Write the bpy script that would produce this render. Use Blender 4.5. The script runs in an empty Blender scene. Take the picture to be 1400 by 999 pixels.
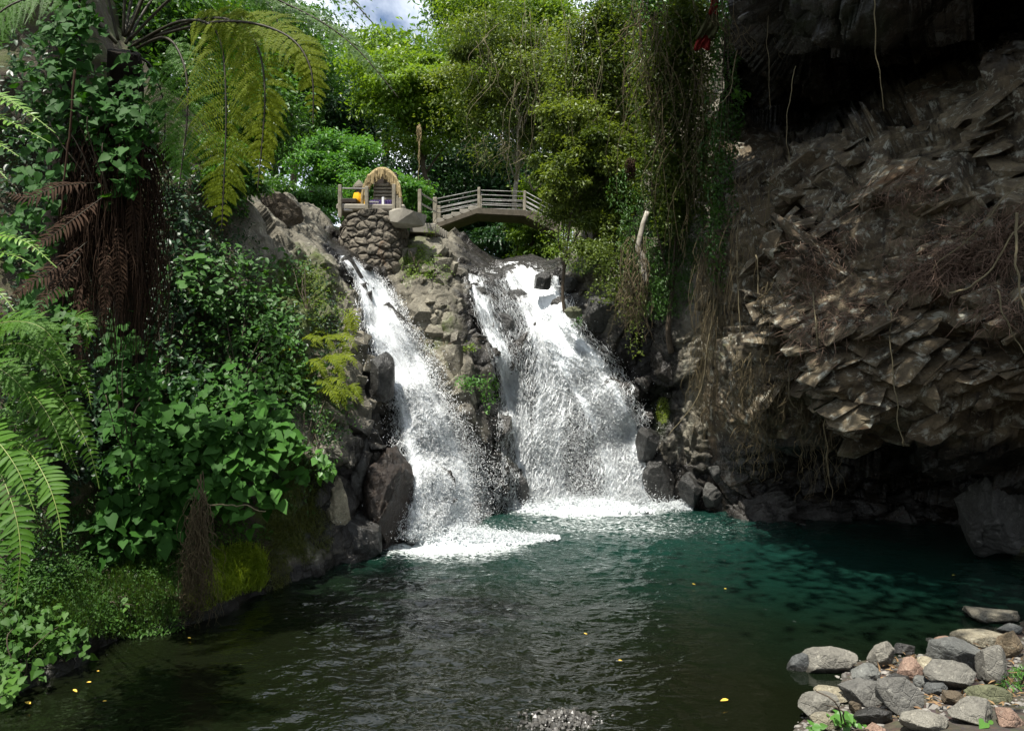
import bpy, math
import numpy as np
from mathutils import Vector, Matrix
from mathutils.bvhtree import BVHTree

rng = np.random.default_rng(11)
FPX, CX, CY, EYE = 1011.0, 700.0, 499.5, 3.0
SC = bpy.context.scene
COL = SC.collection


def at(px, py, D):
    """world point(s) that stand at distance D along the view axis, seen in the photo at (px, py)"""
    px, py, D = np.broadcast_arrays(np.asarray(px, float), np.asarray(py, float), np.asarray(D, float))
    return np.stack([(px - CX) / FPX * D, D, EYE - (py - CY) / FPX * D], -1)


def atz(px, D, z):
    px, D, z = np.broadcast_arrays(np.asarray(px, float), np.asarray(D, float), np.asarray(z, float))
    return np.stack([(px - CX) / FPX * D, D, z], -1)


# ------------------------------------------------------------------ objects
def tag(o, label=None, cat=None, group=None, kind=None):
    if label: o['label'] = label
    if cat: o['category'] = cat
    if group: o['group'] = group
    if kind: o['kind'] = kind
    return o


def empty(name, loc, label=None, cat=None, group=None):
    o = bpy.data.objects.new(name, None)
    o.location = [float(v) for v in loc]
    o.empty_display_size = 0.1
    COL.objects.link(o)
    return tag(o, label, cat, group)


def mk(name, V, Fs, mat, parent=None, smooth=True, org=None, attrs=None):
    """one mesh object from world-space vertices; its origin is org (default: its parent's place, else its base)"""
    V = np.asarray(V, np.float64).reshape(-1, 3)
    if not isinstance(Fs, list): Fs = [Fs]
    Fs = [np.asarray(f, np.int32) for f in Fs if len(f)]
    if org is None:
        if parent is not None:
            org = absloc(parent)
        else:
            lo, hi = V.min(0), V.max(0)
            org = np.array([(lo[0] + hi[0]) / 2, (lo[1] + hi[1]) / 2, lo[2]])
    org = np.asarray(org, float)
    me = bpy.data.meshes.new(name)
    me.vertices.add(len(V))
    me.vertices.foreach_set('co', (V - org).astype(np.float32).ravel())
    loops = np.concatenate([f.ravel() for f in Fs])
    tot = np.concatenate([np.full(len(f), f.shape[1], np.int32) for f in Fs])
    start = np.concatenate([[0], np.cumsum(tot)[:-1]]).astype(np.int32)
    me.loops.add(len(loops))
    me.loops.foreach_set('vertex_index', loops)
    me.polygons.add(len(tot))
    me.polygons.foreach_set('loop_start', start)
    me.polygons.foreach_set('use_smooth', np.broadcast_to(np.asarray(smooth, bool), (len(tot),)).copy())
    if attrs:
        for k, v in attrs.items():
            a = me.attributes.new(k, 'FLOAT', 'POINT')
            a.data.foreach_set('value', np.asarray(v, np.float32))
    me.update(calc_edges=True)
    if mat is not None: me.materials.append(mat)
    o = bpy.data.objects.new(name, me)
    COL.objects.link(o)
    if parent is not None:
        o.parent = parent
        o.location = org - absloc(parent)
    else:
        o.location = org
    return o


def absloc(o):
    p = np.array(o.location[:], float)
    while o.parent is not None:
        o = o.parent
        p = p + np.array(o.location[:], float)
    return p


class MB:
    """collects vertices, faces and a per-vertex tint for one mesh"""
    def __init__(s): s.v = []; s.q = []; s.t = []; s.a = []; s.n = 0
    def add(s, V, F, tint=0.5):
        V = np.asarray(V, float).reshape(-1, 3); F = np.asarray(F, int)
        s.v.append(V)
        (s.q if F.shape[1] == 4 else s.t).append(F + s.n)
        s.a.append(np.broadcast_to(np.asarray(tint, float), (len(V),)))
        s.n += len(V)
        return s
    def build(s, name, mat, parent=None, smooth=True, org=None):
        fs = []
        if s.q: fs.append(np.concatenate(s.q))
        if s.t: fs.append(np.concatenate(s.t))
        return mk(name, np.concatenate(s.v), fs, mat, parent, smooth, org, {'tint': np.concatenate(s.a)})


# ------------------------------------------------------------------ noise
def _h(x, y, z, seed):
    x = x.astype(np.int64); y = y.astype(np.int64); z = z.astype(np.int64)
    h = (x * 374761393 + y * 668265263 + z * 2147483647 + seed * 1274126177) & 0xFFFFFFFF
    h = ((h ^ (h >> 13)) * 1274126177) & 0xFFFFFFFF
    h = ((h ^ (h >> 16)) * 2246822519) & 0xFFFFFFFF
    return ((h ^ (h >> 15)) & 0xFFFFFF) / float(0xFFFFFF)


def vnoise(P, seed=0):
    P = np.asarray(P, float)
    i = np.floor(P); f = P - i
    u = f * f * f * (f * (f * 6 - 15) + 10)
    r = 0
    for dx in (0, 1):
        wx = u[..., 0] if dx else 1 - u[..., 0]
        for dy in (0, 1):
            wy = u[..., 1] if dy else 1 - u[..., 1]
            for dz in (0, 1):
                wz = u[..., 2] if dz else 1 - u[..., 2]
                r = r + wx * wy * wz * _h(i[..., 0] + dx, i[..., 1] + dy, i[..., 2] + dz, seed)
    return r * 2 - 1


def fbm(P, octv=4, seed=0, gain=0.5, lac=2.03):
    P = np.asarray(P, float); a, s, r = 1.0, 0.0, 0
    for k in range(octv):
        r = r + a * vnoise(P * lac ** k + 17.3 * k, seed + k); s += a; a *= gain
    return r / s


def ridged(P, octv=4, seed=0):
    P = np.asarray(P, float); a, s, r = 1.0, 0.0, 0
    for k in range(octv):
        r = r + a * (1 - 2 * np.abs(vnoise(P * 2.07 ** k + 9.1 * k, seed + k))); s += a; a *= 0.5
    return r / s


def worley(P, seed=0):
    P = np.asarray(P, float)
    b = np.floor(P)
    f1 = np.full(P.shape[:-1], 9.0); f2 = f1.copy()
    c = np.zeros(P.shape); ids = np.zeros(P.shape)
    for dx in (-1, 0, 1):
        for dy in (-1, 0, 1):
            for dz in (-1, 0, 1):
                x, y, z = b[..., 0] + dx, b[..., 1] + dy, b[..., 2] + dz
                q = np.stack([x + _h(x, y, z, seed), y + _h(x, y, z, seed + 1), z + _h(x, y, z, seed + 2)], -1)
                d = np.sqrt(((q - P) ** 2).sum(-1))
                m = d < f1
                f2 = np.where(m, f1, np.minimum(f2, d))
                f1 = np.where(m, d, f1)
                c = np.where(m[..., None], q, c)
                ids = np.where(m[..., None], np.stack([x, y, z], -1), ids)
    r = np.stack([_h(ids[..., 0], ids[..., 1], ids[..., 2], seed + k) for k in (5, 6, 7, 8)], -1)
    return f1, f2, c, r


def facets(P, scale, seed, step=0.5, tilt=0.8, crack=0.25, stretch=(1, 1, 1), warp=0.25, rot=None):
    """broken-rock relief: each cell is a tilted plane of its own, with cracks between cells (returns units of scale)"""
    Q = np.asarray(P, float) / scale
    if rot is not None: Q = Q @ np.asarray(rot)
    Q = Q / np.asarray(stretch, float)
    if warp: Q = Q + warp * np.stack([fbm(Q * 1.3 + k * 31, 2, seed + 40 + k) for k in range(3)], -1)
    f1, f2, c, r = worley(Q, seed)
    d = (r[..., 1:4] - 0.5) * 2
    return (r[..., 0] - 0.5) * step + ((Q - c) * d).sum(-1) * tilt - crack * np.exp(-(f2 - f1) * 14)


def strata(P, b, a, thick, length, seed, warp=0.5, edge=0.35):
    """bedded rock: layers across b broken into blocks along a; each block stands out by its own amount (-0.5..0.5)"""
    P = np.asarray(P, float); b = unit(b); a = unit(a); c = np.cross(a, b)
    s = (P @ b) / thick + warp * fbm(P * 0.7 / max(thick, .3) ** .5, 3, seed)
    i = np.floor(s); f = s - i
    L = length * (0.6 + 0.8 * _h(i, i * 0, i * 0, seed + 1))
    t = (P @ a) / L + 9 * _h(i, i * 0 + 3, i * 0, seed + 2) + .25 * fbm(P * 1.1, 2, seed + 5)
    j = np.floor(t); g = t - j
    u = np.floor((P @ c) / (length * 1.3) + 5 * _h(i, j, i * 0, seed + 3))
    r = _h(i, j, u, seed + 4); q = _h(i, j, u, seed + 6) - .5; q2 = _h(i, j, u, seed + 7) - .5
    return (r - .5) + (f - .5) * q * 0.9 + (g - .5) * q2 * 0.8 - edge * (np.exp(-f * 12) * .6 + np.exp(-np.minimum(g, 1 - g) * 16) * .5)


def catmull(A, n, axis=0):
    A = np.moveaxis(np.asarray(A, float), axis, 0)
    k = len(A)
    t = np.linspace(0, k - 1, n); i = np.clip(np.floor(t).astype(int), 0, k - 2); f = t - i
    g = lambda j: A[np.clip(j, 0, k - 1)]
    f = f.reshape((-1,) + (1,) * (A.ndim - 1))
    p0, p1, p2, p3 = g(i - 1), g(i), g(i + 1), g(i + 2)
    r = 0.5 * (2 * p1 + (p2 - p0) * f + (2 * p0 - 5 * p1 + 4 * p2 - p3) * f * f + (3 * p1 - p0 - 3 * p2 + p3) * f ** 3)
    return np.moveaxis(r, 0, axis)


def grid_faces(nu, nv):
    a = np.arange(nu * nv).reshape(nu, nv)
    return np.stack([a[:-1, :-1], a[1:, :-1], a[1:, 1:], a[:-1, 1:]], -1).reshape(-1, 4)


def grid_normals(G):
    du = np.gradient(G, axis=0); dv = np.gradient(G, axis=1)
    n = np.cross(du, dv)
    return n / (np.linalg.norm(n, axis=-1, keepdims=True) + 1e-9)


def unit(v):
    v = np.asarray(v, float)
    return v / (np.linalg.norm(v, axis=-1, keepdims=True) + 1e-12)


# ------------------------------------------------------------------ shapes
def tube(pts, rad, sides=6, cap=True):
    pts = np.asarray(pts, float); n = len(pts)
    rad = np.broadcast_to(np.asarray(rad, float), (n,))
    T = unit(np.gradient(pts, axis=0))
    up = np.array([0.13, 0.21, 0.97]) if abs(T[:, 2]).mean() < 0.8 else np.array([0.97, 0.2, 0.1])
    X = unit(np.cross(T, up)); Y = np.cross(T, X)
    a = np.arange(sides) * 2 * math.pi / sides
    V = pts[:, None] + rad[:, None, None] * (np.cos(a)[None, :, None] * X[:, None] + np.sin(a)[None, :, None] * Y[:, None])
    i = np.arange(n * sides).reshape(n, sides)
    F = np.stack([i[:-1], np.roll(i, -1, 1)[:-1], np.roll(i, -1, 1)[1:], i[1:]], -1).reshape(-1, 4)
    V = V.reshape(-1, 3)
    if cap:
        V = np.concatenate([V, pts[:1], pts[-1:]]); c0, c1 = n * sides, n * sides + 1
        r0, r1 = i[0], i[-1]
        F = np.concatenate([F,
            np.stack([r0, np.roll(r0, -1), np.full(sides, c0), np.full(sides, c0)], -1)[:0],
            ])
        tri = np.concatenate([np.stack([np.roll(r0, -1), r0, np.full(sides, c0)], -1), np.stack([r1, np.roll(r1, -1), np.full(sides, c1)], -1)])
        return V, F, tri
    return V, F, np.zeros((0, 3), int)


def add_tube(mb, pts, rad, sides=6, tint=0.5):
    V, F, T = tube(pts, rad, sides)
    n0 = mb.n
    mb.add(V, F, tint)
    if len(T): mb.t.append(T + n0)


def bent(pts, n=12, jit=0.0, seed=0):
    p = catmull(np.asarray(pts, float), n, 0)
    if jit:
        s = np.linspace(0, len(pts) * 1.7, n)
        p = p + jit * np.stack([fbm(np.stack([s, s * 0 + k * 7.7, s * 0 + seed * 3.1], -1), 3, 5) for k in range(3)], -1)
    return p


def box(c, size, rotz=0.0, bevel=0.0, rot=None):
    """bevelled box as verts + quads"""
    sx, sy, sz = [v / 2 for v in size]; b = min(bevel, sx * .9, sy * .9, sz * .9)
    if b <= 0:
        V = np.array([[x, y, z] for x in (-sx, sx) for y in (-sy, sy) for z in (-sz, sz)])
        F = np.array([[0, 1, 3, 2], [4, 6, 7, 5], [0, 4, 5, 1], [2, 3, 7, 6], [0, 2, 6, 4], [1, 5, 7, 3]]); T = np.zeros((0, 3), int)
    else:
        V = []; idx = {}
        for x in (-1, 1):
            for y in (-1, 1):
                for z in (-1, 1):
                    for ax in range(3):
                        p = np.array([x * (sx - b), y * (sy - b), z * (sz - b)]); p[ax] += (x, y, z)[ax] * b
                        idx[(x, y, z, ax)] = len(V); V.append(p)
        V = np.array(V); F = []; T = []
        for ax in range(3):
            o = [k for k in range(3) if k != ax]
            for s in (-1, 1):
                f = []
                for (u, w) in ((-1, -1), (1, -1), (1, 1), (-1, 1)):
                    k = [0, 0, 0]; k[ax] = s; k[o[0]] = u; k[o[1]] = w; f.append(idx[(*k, ax)])
                F.append(f)
        for ax in range(3):
            o = [k for k in range(3) if k != ax]
            for u in (-1, 1):
                for w in (-1, 1):
                    k0 = [0, 0, 0]; k0[ax] = -1; k0[o[0]] = u; k0[o[1]] = w
                    k1 = list(k0); k1[ax] = 1
                    F.append([idx[(*k0, o[0])], idx[(*k1, o[0])], idx[(*k1, o[1])], idx[(*k0, o[1])]])
        for x in (-1, 1):
            for y in (-1, 1):
                for z in (-1, 1):
                    T.append([idx[(x, y, z, a)] for a in range(3)])
        F = np.array(F); T = np.array(T)
        # consistent outward winding
        def fix(FF):
            c = V[FF].mean(1); n = np.cross(V[FF[:, 1]] - V[FF[:, 0]], V[FF[:, 2]] - V[FF[:, 0]])
            m = (n * c).sum(1) < 0
            FF[m] = FF[m][:, ::-1]; return FF
        F, T = fix(F), fix(T)
    if rot is not None: V = V @ np.asarray(rot).T
    if rotz:
        cz, sz_ = math.cos(rotz), math.sin(rotz)
        V = V @ np.array([[cz, -sz_, 0], [sz_, cz, 0], [0, 0, 1]]).T
    return V + np.asarray(c, float), F, T


def add_box(mb, c, size, rotz=0.0, bevel=0.0, tint=0.5, rot=None):
    V, F, T = box(c, size, rotz, bevel, rot)
    n0 = mb.n
    mb.add(V, F, tint)
    if len(T): mb.t.append(T + n0)


def beam(mb, p0, p1, w, h, bevel=0.005, tint=0.5):
    """rectangular bar from p0 to p1"""
    p0 = np.asarray(p0, float); p1 = np.asarray(p1, float)
    d = p1 - p0; L = np.linalg.norm(d); x = d / L
    ref = np.array([0, 0, 1.0]) if abs(x[2]) < 0.95 else np.array([0, 1.0, 0])
    y = unit(np.cross(ref, x)); z = np.cross(x, y)
    add_box(mb, (p0 + p1) / 2, (L, w, h), 0, bevel, tint, np.stack([x, y, z], 1))


_ICO = {}


def ico(sub):
    if sub not in _ICO:
        import bmesh
        bm = bmesh.new(); bmesh.ops.create_icosphere(bm, subdivisions=sub, radius=1.0)
        V = np.array([v.co[:] for v in bm.verts]); F = np.array([[v.index for v in f.verts] for f in bm.faces]); bm.free()
        _ICO[sub] = (V, F)
    return _ICO[sub]


def hull_block(size, seed, npts=16, flat=1.0):
    """a broken angular block: the convex hull of a few points in a box"""
    import bmesh
    r = np.random.default_rng(seed)
    p = r.uniform(-1, 1, (npts, 3)); k = r.integers(0, 3, npts)
    p[np.arange(npts), k] = np.sign(p[np.arange(npts), k]) * r.uniform(.8, 1, npts)
    p = p * np.asarray(size, float) / 2
    bm = bmesh.new()
    for q in p: bm.verts.new(q)
    res = bmesh.ops.convex_hull(bm, input=bm.verts)
    bmesh.ops.delete(bm, geom=[g for g in res['geom_interior'] if isinstance(g, bmesh.types.BMVert)], context='VERTS')
    bmesh.ops.triangulate(bm, faces=bm.faces)
    bm.verts.ensure_lookup_table(); bm.verts.index_update()
    V = np.array([v.co[:] for v in bm.verts]); F = np.array([[v.index for v in f.verts] for f in bm.faces]); bm.free()
    return V, F


def rock_shape(size, seed, sub=5, cuts=14, rough=0.03, depth=(0.5, 0.88), lump=0.2):
    """an angular boulder: a ball cut by random planes, then worn and pitted"""
    r = np.random.default_rng(seed)
    V, F = ico(sub); V = V.copy()
    V += lump * np.stack([fbm(V * 1.2 + seed * 3.7 + 20 * k, 3, seed + k) for k in range(3)], -1)
    for k in range(cuts):
        n = unit(r.normal(size=3) * np.array([1, 1, 1.15])); d = r.uniform(*depth)
        e = V @ n - d
        w = np.where(e > 0, e, 0)
        V -= (w * r.uniform(0.88, 1.0))[:, None] * n
    N = unit(V)
    V += N * (1.3 * rough * fbm(V * 3 + seed, 5, seed + 3) + 1.3 * rough * facets(V, 0.55, seed + 9, 0.5, 0.8, 0.15))[:, None]
    V /= np.abs(V).max(0)
    return V * (np.asarray(size, float) / 2), F


# ------------------------------------------------------------------ materials
def new_mat(name):
    m = bpy.data.materials.new(name); m.use_nodes = True
    nt = m.node_tree; nt.nodes.clear()
    out = nt.nodes.new('ShaderNodeOutputMaterial')
    return m, nt, out


def nd(nt, typ, ins=None, **props):
    n = nt.nodes.new('ShaderNode' + typ)
    for k, v in props.items(): setattr(n, k, v)
    for k, v in (ins or {}).items():
        s = n.inputs[k]
        if isinstance(v, bpy.types.NodeSocket): nt.links.new(v, s)
        else: s.default_value = v
    return n


def c4(c): return (c[0], c[1], c[2], 1.0)


def ramp(nt, fac, stops, interp='LINEAR'):
    n = nt.nodes.new('ShaderNodeValToRGB'); n.color_ramp.interpolation = interp
    e = n.color_ramp.elements
    while len(e) < len(stops): e.new(0.5)
    for i, (p, c) in enumerate(stops):
        e[i].position = p; e[i].color = c4(c) if hasattr(c, '__len__') else (c, c, c, 1)
    nt.links.new(fac, n.inputs[0])
    return n.outputs[0]


def mixc(nt, f, a, b, mode='MIX'):
    n = nt.nodes.new('ShaderNodeMix'); n.data_type = 'RGBA'; n.blend_type = mode; n.clamp_factor = True
    for s, v in ((n.inputs[0], f), (n.inputs[6], a), (n.inputs[7], b)):
        if isinstance(v, bpy.types.NodeSocket): nt.links.new(v, s)
        elif hasattr(v, '__len__'): s.default_value = c4(v)
        else: s.default_value = v
    return n.outputs[2]


def mth(nt, op, a, b=0.0, clamp=False):
    n = nt.nodes.new('ShaderNodeMath'); n.operation = op; n.use_clamp = clamp
    for s, v in ((n.inputs[0], a), (n.inputs[1], b)):
        if isinstance(v, bpy.types.NodeSocket): nt.links.new(v, s)
        else: s.default_value = v
    return n.outputs[0]


def noise(nt, vec, scale, detail=6.0, rough=0.55, dist=0.0):
    return nd(nt, 'TexNoise', {'Vector': vec, 'Scale': scale, 'Detail': detail, 'Roughness': rough, 'Distortion': dist}).outputs['Fac']


def rock_mat(name, c1, c2, c3, scale=1.0, lichen=None, lich_amt=0.5, moss=None, wet=False, rough=0.85, bump=0.5, strat=None, soil=False, vary=False, crack=False):
    m, nt, out = new_mat(name)
    vec = nd(nt, 'TexCoord').outputs['Object']
    big = noise(nt, vec, 0.55 * scale, 5, 0.6, 0.4)
    mid = noise(nt, vec, 3.1 * scale, 8, 0.65, 0.2)
    fin = noise(nt, vec, 22 * scale, 6, 0.7)
    col = mixc(nt, ramp(nt, big, [(0.38, 0), (0.62, 1)]), c1, c2)
    col = mixc(nt, ramp(nt, mid, [(0.42, 0), (0.66, 1)]), col, c3)
    g = ramp(nt, fin, [(0.3, 0.6), (0.7, 1.25)])
    col = mixc(nt, 0.85, col, g, 'MULTIPLY')
    if strat:
        mp = nd(nt, 'Mapping', {'Vector': vec, 'Rotation': strat, 'Scale': (1, 1, 6)}).outputs[0]
        st = noise(nt, mp, 1.2, 6, 0.6, 0.5)
        col = mixc(nt, 0.8, col, ramp(nt, st, [(0.35, 0.62), (0.5, 1.0), (0.65, 1.3)]), 'MULTIPLY')
    if crack:
        ck = nd(nt, 'Attribute', attribute_name='crack').outputs['Fac']
        col = mixc(nt, ck, col, (0.012, 0.010, 0.008))
        rs = noise(nt, vec, 0.9, 7, 0.7, 0.8)
        col = mixc(nt, ramp(nt, rs, [(0.60, 0), (0.70, 0.75)]), col, (0.13, 0.065, 0.028))
    if lichen:
        lm = noise(nt, vec, 5.5 * scale, 9, 0.72, 0.6)
        col = mixc(nt, ramp(nt, lm, [(0.60 - 0.12 * lich_amt, 0), (0.68 - 0.1 * lich_amt, 0.85)]), col, lichen)
    if soil:
        sa = nd(nt, 'Attribute', attribute_name='soil').outputs['Fac']
        sk = ramp(nt, mth(nt, 'ADD', sa, mth(nt, 'MULTIPLY', mth(nt, 'SUBTRACT', mid, 0.5), 0.6)), [(0.3, 0), (0.6, 1)])
        col = mixc(nt, sk, col, mixc(nt, big, (0.035, 0.028, 0.018), (0.06, 0.048, 0.03)))
    if vary:
        rd = nd(nt, 'ObjectInfo').outputs['Random']
        col = mixc(nt, 1.0, col, ramp(nt, rd, [(0, (0.72, 0.73, 0.74)), (0.5, (1.05, 1.03, 0.97)), (1, (1.5, 1.46, 1.34))]), 'MULTIPLY')
    if vary:
        wz = nd(nt, 'SeparateXYZ', {0: nd(nt, 'NewGeometry').outputs['Position']}).outputs[2]
        wl = ramp(nt, mth(nt, 'ADD', wz, mth(nt, 'MULTIPLY', mth(nt, 'SUBTRACT', mid, 0.5), 0.09)), [(0.03, 1), (0.06, 0)])
        col = mixc(nt, wl, col, mixc(nt, 1.0, col, (0.30, 0.29, 0.27), 'MULTIPLY'))
    hb = noise(nt, vec, 9 * scale, 9, 0.68, 0.3)
    vb = nd(nt, 'TexVoronoi', {'Vector': vec, 'Scale': 4.5 * scale}, feature='DISTANCE_TO_EDGE').outputs['Distance']
    height = mth(nt, 'ADD', hb, mth(nt, 'MULTIPLY', ramp(nt, vb, [(0, 0), (0.06, 1)]), 0.15))
    rg = rough
    if moss:
        at_ = nd(nt, 'Attribute', attribute_name='moss').outputs['Fac']
        mm = noise(nt, vec, 2.6 * scale, 9, 0.72, 0.3)
        k = mth(nt, 'ADD', mth(nt, 'MULTIPLY', at_, 0.75), mth(nt, 'SUBTRACT', mm, 0.62))
        k = ramp(nt, k, [(0.1, 0), (0.32, 1)])
        mc = mixc(nt, noise(nt, vec, 14, 4), [v * 0.55 for v in moss], [v * 1.5 for v in moss])
        col = mixc(nt, k, col, mc)
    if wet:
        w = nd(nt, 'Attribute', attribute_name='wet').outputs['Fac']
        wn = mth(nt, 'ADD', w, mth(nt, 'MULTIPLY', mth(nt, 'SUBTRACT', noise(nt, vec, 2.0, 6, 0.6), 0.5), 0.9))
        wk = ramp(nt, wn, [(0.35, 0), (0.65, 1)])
        col = mixc(nt, wk, col, mixc(nt, 0.95, col, (0.13, 0.13, 0.155), 'MULTIPLY'))  # wet tone; on the right cliff it also paints cave and undercut shade
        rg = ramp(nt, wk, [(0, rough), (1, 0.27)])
    if vary: rg = ramp(nt, wl, [(0, rough), (1, 0.3)])
    bp = nd(nt, 'Bump', {'Height': height, 'Strength': bump, 'Distance': 0.08})
    b2 = nd(nt, 'Bump', {'Height': fin, 'Strength': bump * 0.6, 'Distance': 0.02, 'Normal': bp.outputs[0]})
    p = nd(nt, 'BsdfPrincipled', {'Base Color': col, 'Roughness': rg, 'Normal': b2.outputs[0]})
    p.inputs['Specular IOR Level'].default_value = 0.35
    nt.links.new(p.outputs[0], out.inputs[0])
    return m


def leaf_mat(name, dark, light, trans=0.35, rough=0.42, spec=0.4, tcol=None):
    """foliage: per-leaf tint, some light passing through"""
    m, nt, out = new_mat(name)
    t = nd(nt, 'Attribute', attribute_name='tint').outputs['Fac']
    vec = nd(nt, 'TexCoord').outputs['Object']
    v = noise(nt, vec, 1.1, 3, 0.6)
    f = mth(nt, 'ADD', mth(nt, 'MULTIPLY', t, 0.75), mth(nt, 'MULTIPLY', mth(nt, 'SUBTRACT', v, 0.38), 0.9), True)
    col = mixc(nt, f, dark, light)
    p = nd(nt, 'BsdfPrincipled', {'Base Color': col, 'Roughness': rough})
    p.inputs['Specular IOR Level'].default_value = spec
    tc = mixc(nt, 1.0, col, tcol or (1.5, 1.45, 0.55), 'MULTIPLY')
    tr = nd(nt, 'BsdfTranslucent', {'Color': tc})
    mx = nd(nt, 'MixShader', {0: trans, 1: p.outputs[0], 2: tr.outputs[0]})
    nt.links.new(mx.outputs[0], out.inputs[0])
    return m


def simple_mat(name, c1, c2=None, scale=8.0, rough=0.7, spec=0.3, bump=0.2, trans=0.0, tint=False, metal=0.0):
    m, nt, out = new_mat(name)
    vec = nd(nt, 'TexCoord').outputs['Object']
    n = noise(nt, vec, scale, 7, 0.65, 0.2)
    f = ramp(nt, n, [(0.35, 0), (0.65, 1)])
    if tint: f = mth(nt, 'ADD', mth(nt, 'MULTIPLY', f, 0.4), mth(nt, 'MULTIPLY', nd(nt, 'Attribute', attribute_name='tint').outputs['Fac'], 0.6))
    col = mixc(nt, f, c1, c2 or [v * 0.6 for v in c1])
    bp = nd(nt, 'Bump', {'Height': noise(nt, vec, scale * 3, 6, 0.7), 'Strength': bump, 'Distance': 0.01})
    p = nd(nt, 'BsdfPrincipled', {'Base Color': col, 'Roughness': rough, 'Normal': bp.outputs[0], 'Metallic': metal})
    p.inputs['Specular IOR Level'].default_value = spec
    sh = p.outputs[0]
    if trans:
        tr = nd(nt, 'BsdfTranslucent', {'Color': col})
        sh = nd(nt, 'MixShader', {0: trans, 1: sh, 2: tr.outputs[0]}).outputs[0]
    nt.links.new(sh, out.inputs[0])
    return m
# ================================================================== camera, sky, sun
cam = bpy.data.cameras.new('camera'); cam.sensor_width = 36.0; cam.lens = 26.0; cam.clip_start = 0.05; cam.clip_end = 2000
co = bpy.data.objects.new('camera', cam); COL.objects.link(co)
co.location = (0, 0, EYE); co.rotation_euler = (math.radians(90), 0, 0)
SC.camera = co

SUN_EL, SUN_AZ = 68.0, 222.0     # degrees; azimuth clockwise from +Y: high, from the left and a little behind the camera
sd = np.array([math.sin(math.radians(SUN_AZ)) * math.cos(math.radians(SUN_EL)), math.cos(math.radians(SUN_AZ)) * math.cos(math.radians(SUN_EL)), math.sin(math.radians(SUN_EL))])
sun = bpy.data.lights.new('sun', 'SUN'); sun.energy = 5.0; sun.angle = math.radians(0.5); sun.color = (1.0, 0.95, 0.86)
so = bpy.data.objects.new('sun', sun); COL.objects.link(so)
so.location = (0, 0, 40); so.rotation_euler = Vector(sd).to_track_quat('Z', 'Y').to_euler()

W = bpy.data.worlds.new('World'); SC.world = W; W.use_nodes = True
wn = W.node_tree; wn.nodes.clear()
wo = wn.nodes.new('ShaderNodeOutputWorld')
sky = nd(wn, 'TexSky', sky_type='NISHITA', sun_disc=False, sun_elevation=math.radians(SUN_EL), sun_rotation=math.radians(SUN_AZ), altitude=600.0, air_density=1.0, dust_density=1.5)
gv = nd(wn, 'TexCoord').outputs['Generated']
mpv = nd(wn, 'Mapping', {'Vector': gv, 'Scale': (1, 1, 2.2)}).outputs[0]
cn = noise(wn, mpv, 2.6, 9, 0.6, 0.3)
cloud = ramp(wn, cn, [(0.36, 0), (0.58, 1)])
wc = mixc(wn, cloud, sky.outputs[0], (11.5, 12.1, 12.8))
bg = nd(wn, 'Background', {'Color': wc, 'Strength': 0.078})
wn.links.new(bg.outputs[0], wo.inputs[0])

SC.render.engine = 'CYCLES'
SC.cycles.use_denoising = True
try:
    SC.cycles.denoiser = 'OPENIMAGEDENOISE'
    SC.cycles.denoising_input_passes = 'RGB_ALBEDO_NORMAL'
    SC.cycles.denoising_prefilter = 'ACCURATE'
except Exception:
    pass
SC.cycles.max_bounces = 7; SC.cycles.diffuse_bounces = 5; SC.cycles.glossy_bounces = 3
SC.cycles.transmission_bounces = 3; SC.cycles.transparent_max_bounces = 12
SC.cycles.caustics_reflective = False; SC.cycles.caustics_refractive = False
SC.cycles.sample_clamp_indirect = 6.0
SC.cycles.use_adaptive_sampling = False
vs = SC.view_settings
vs.view_transform = 'Standard'; vs.look = 'None'; vs.exposure = 0.92; vs.gamma = 1.0; vs.use_curve_mapping = False

# ================================================================== materials
M = {}
M['fallrock'] = rock_mat('fall_rock', (0.135, 0.122, 0.092), (0.205, 0.188, 0.145), (0.085, 0.078, 0.06), 1.0, (0.31, 0.30, 0.235), 0.35, (0.055, 0.075, 0.014), True, 0.85, 0.6, None, True)
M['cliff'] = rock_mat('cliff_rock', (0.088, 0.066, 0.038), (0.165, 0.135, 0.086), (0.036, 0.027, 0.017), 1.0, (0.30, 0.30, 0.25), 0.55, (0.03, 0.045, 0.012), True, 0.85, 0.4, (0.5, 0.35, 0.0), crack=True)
M['bank'] = rock_mat('bank_soil', (0.05, 0.043, 0.026), (0.07, 0.06, 0.035), (0.03, 0.027, 0.018), 1.3, None, 0, (0.045, 0.07, 0.012), False, 0.95, 0.7)
M['stone'] = rock_mat('shore_stone', (0.170, 0.167, 0.152), (0.222, 0.215, 0.196), (0.126, 0.122, 0.111), 2.2, (0.296, 0.289, 0.259), 0.3, None, False, 0.82, 0.8, vary=True)
M['blue_stone'] = rock_mat('blue_stone', (0.115, 0.122, 0.122), (0.163, 0.170, 0.170), (0.081, 0.085, 0.085), 2.2, (0.244, 0.252, 0.244), 0.25, None, False, 0.75, 0.8, vary=True)
M['pale_stone'] = rock_mat('pale_stone', (0.237, 0.215, 0.163), (0.296, 0.274, 0.215), (0.163, 0.148, 0.115), 2.2, (0.370, 0.355, 0.296), 0.3, None, False, 0.85, 0.8, vary=True)
M['pink_stone'] = rock_mat('pink_stone', (0.252, 0.167, 0.133), (0.296, 0.215, 0.174), (0.185, 0.126, 0.104), 2.4, (0.311, 0.266, 0.229), 0.2, None, False, 0.85, 0.8, vary=True)
M['brown_stone'] = rock_mat('brown_stone', (0.118, 0.092, 0.063), (0.170, 0.137, 0.096), (0.074, 0.059, 0.041), 2.2, (0.237, 0.215, 0.170), 0.2, None, False, 0.85, 0.8, vary=True)
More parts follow.
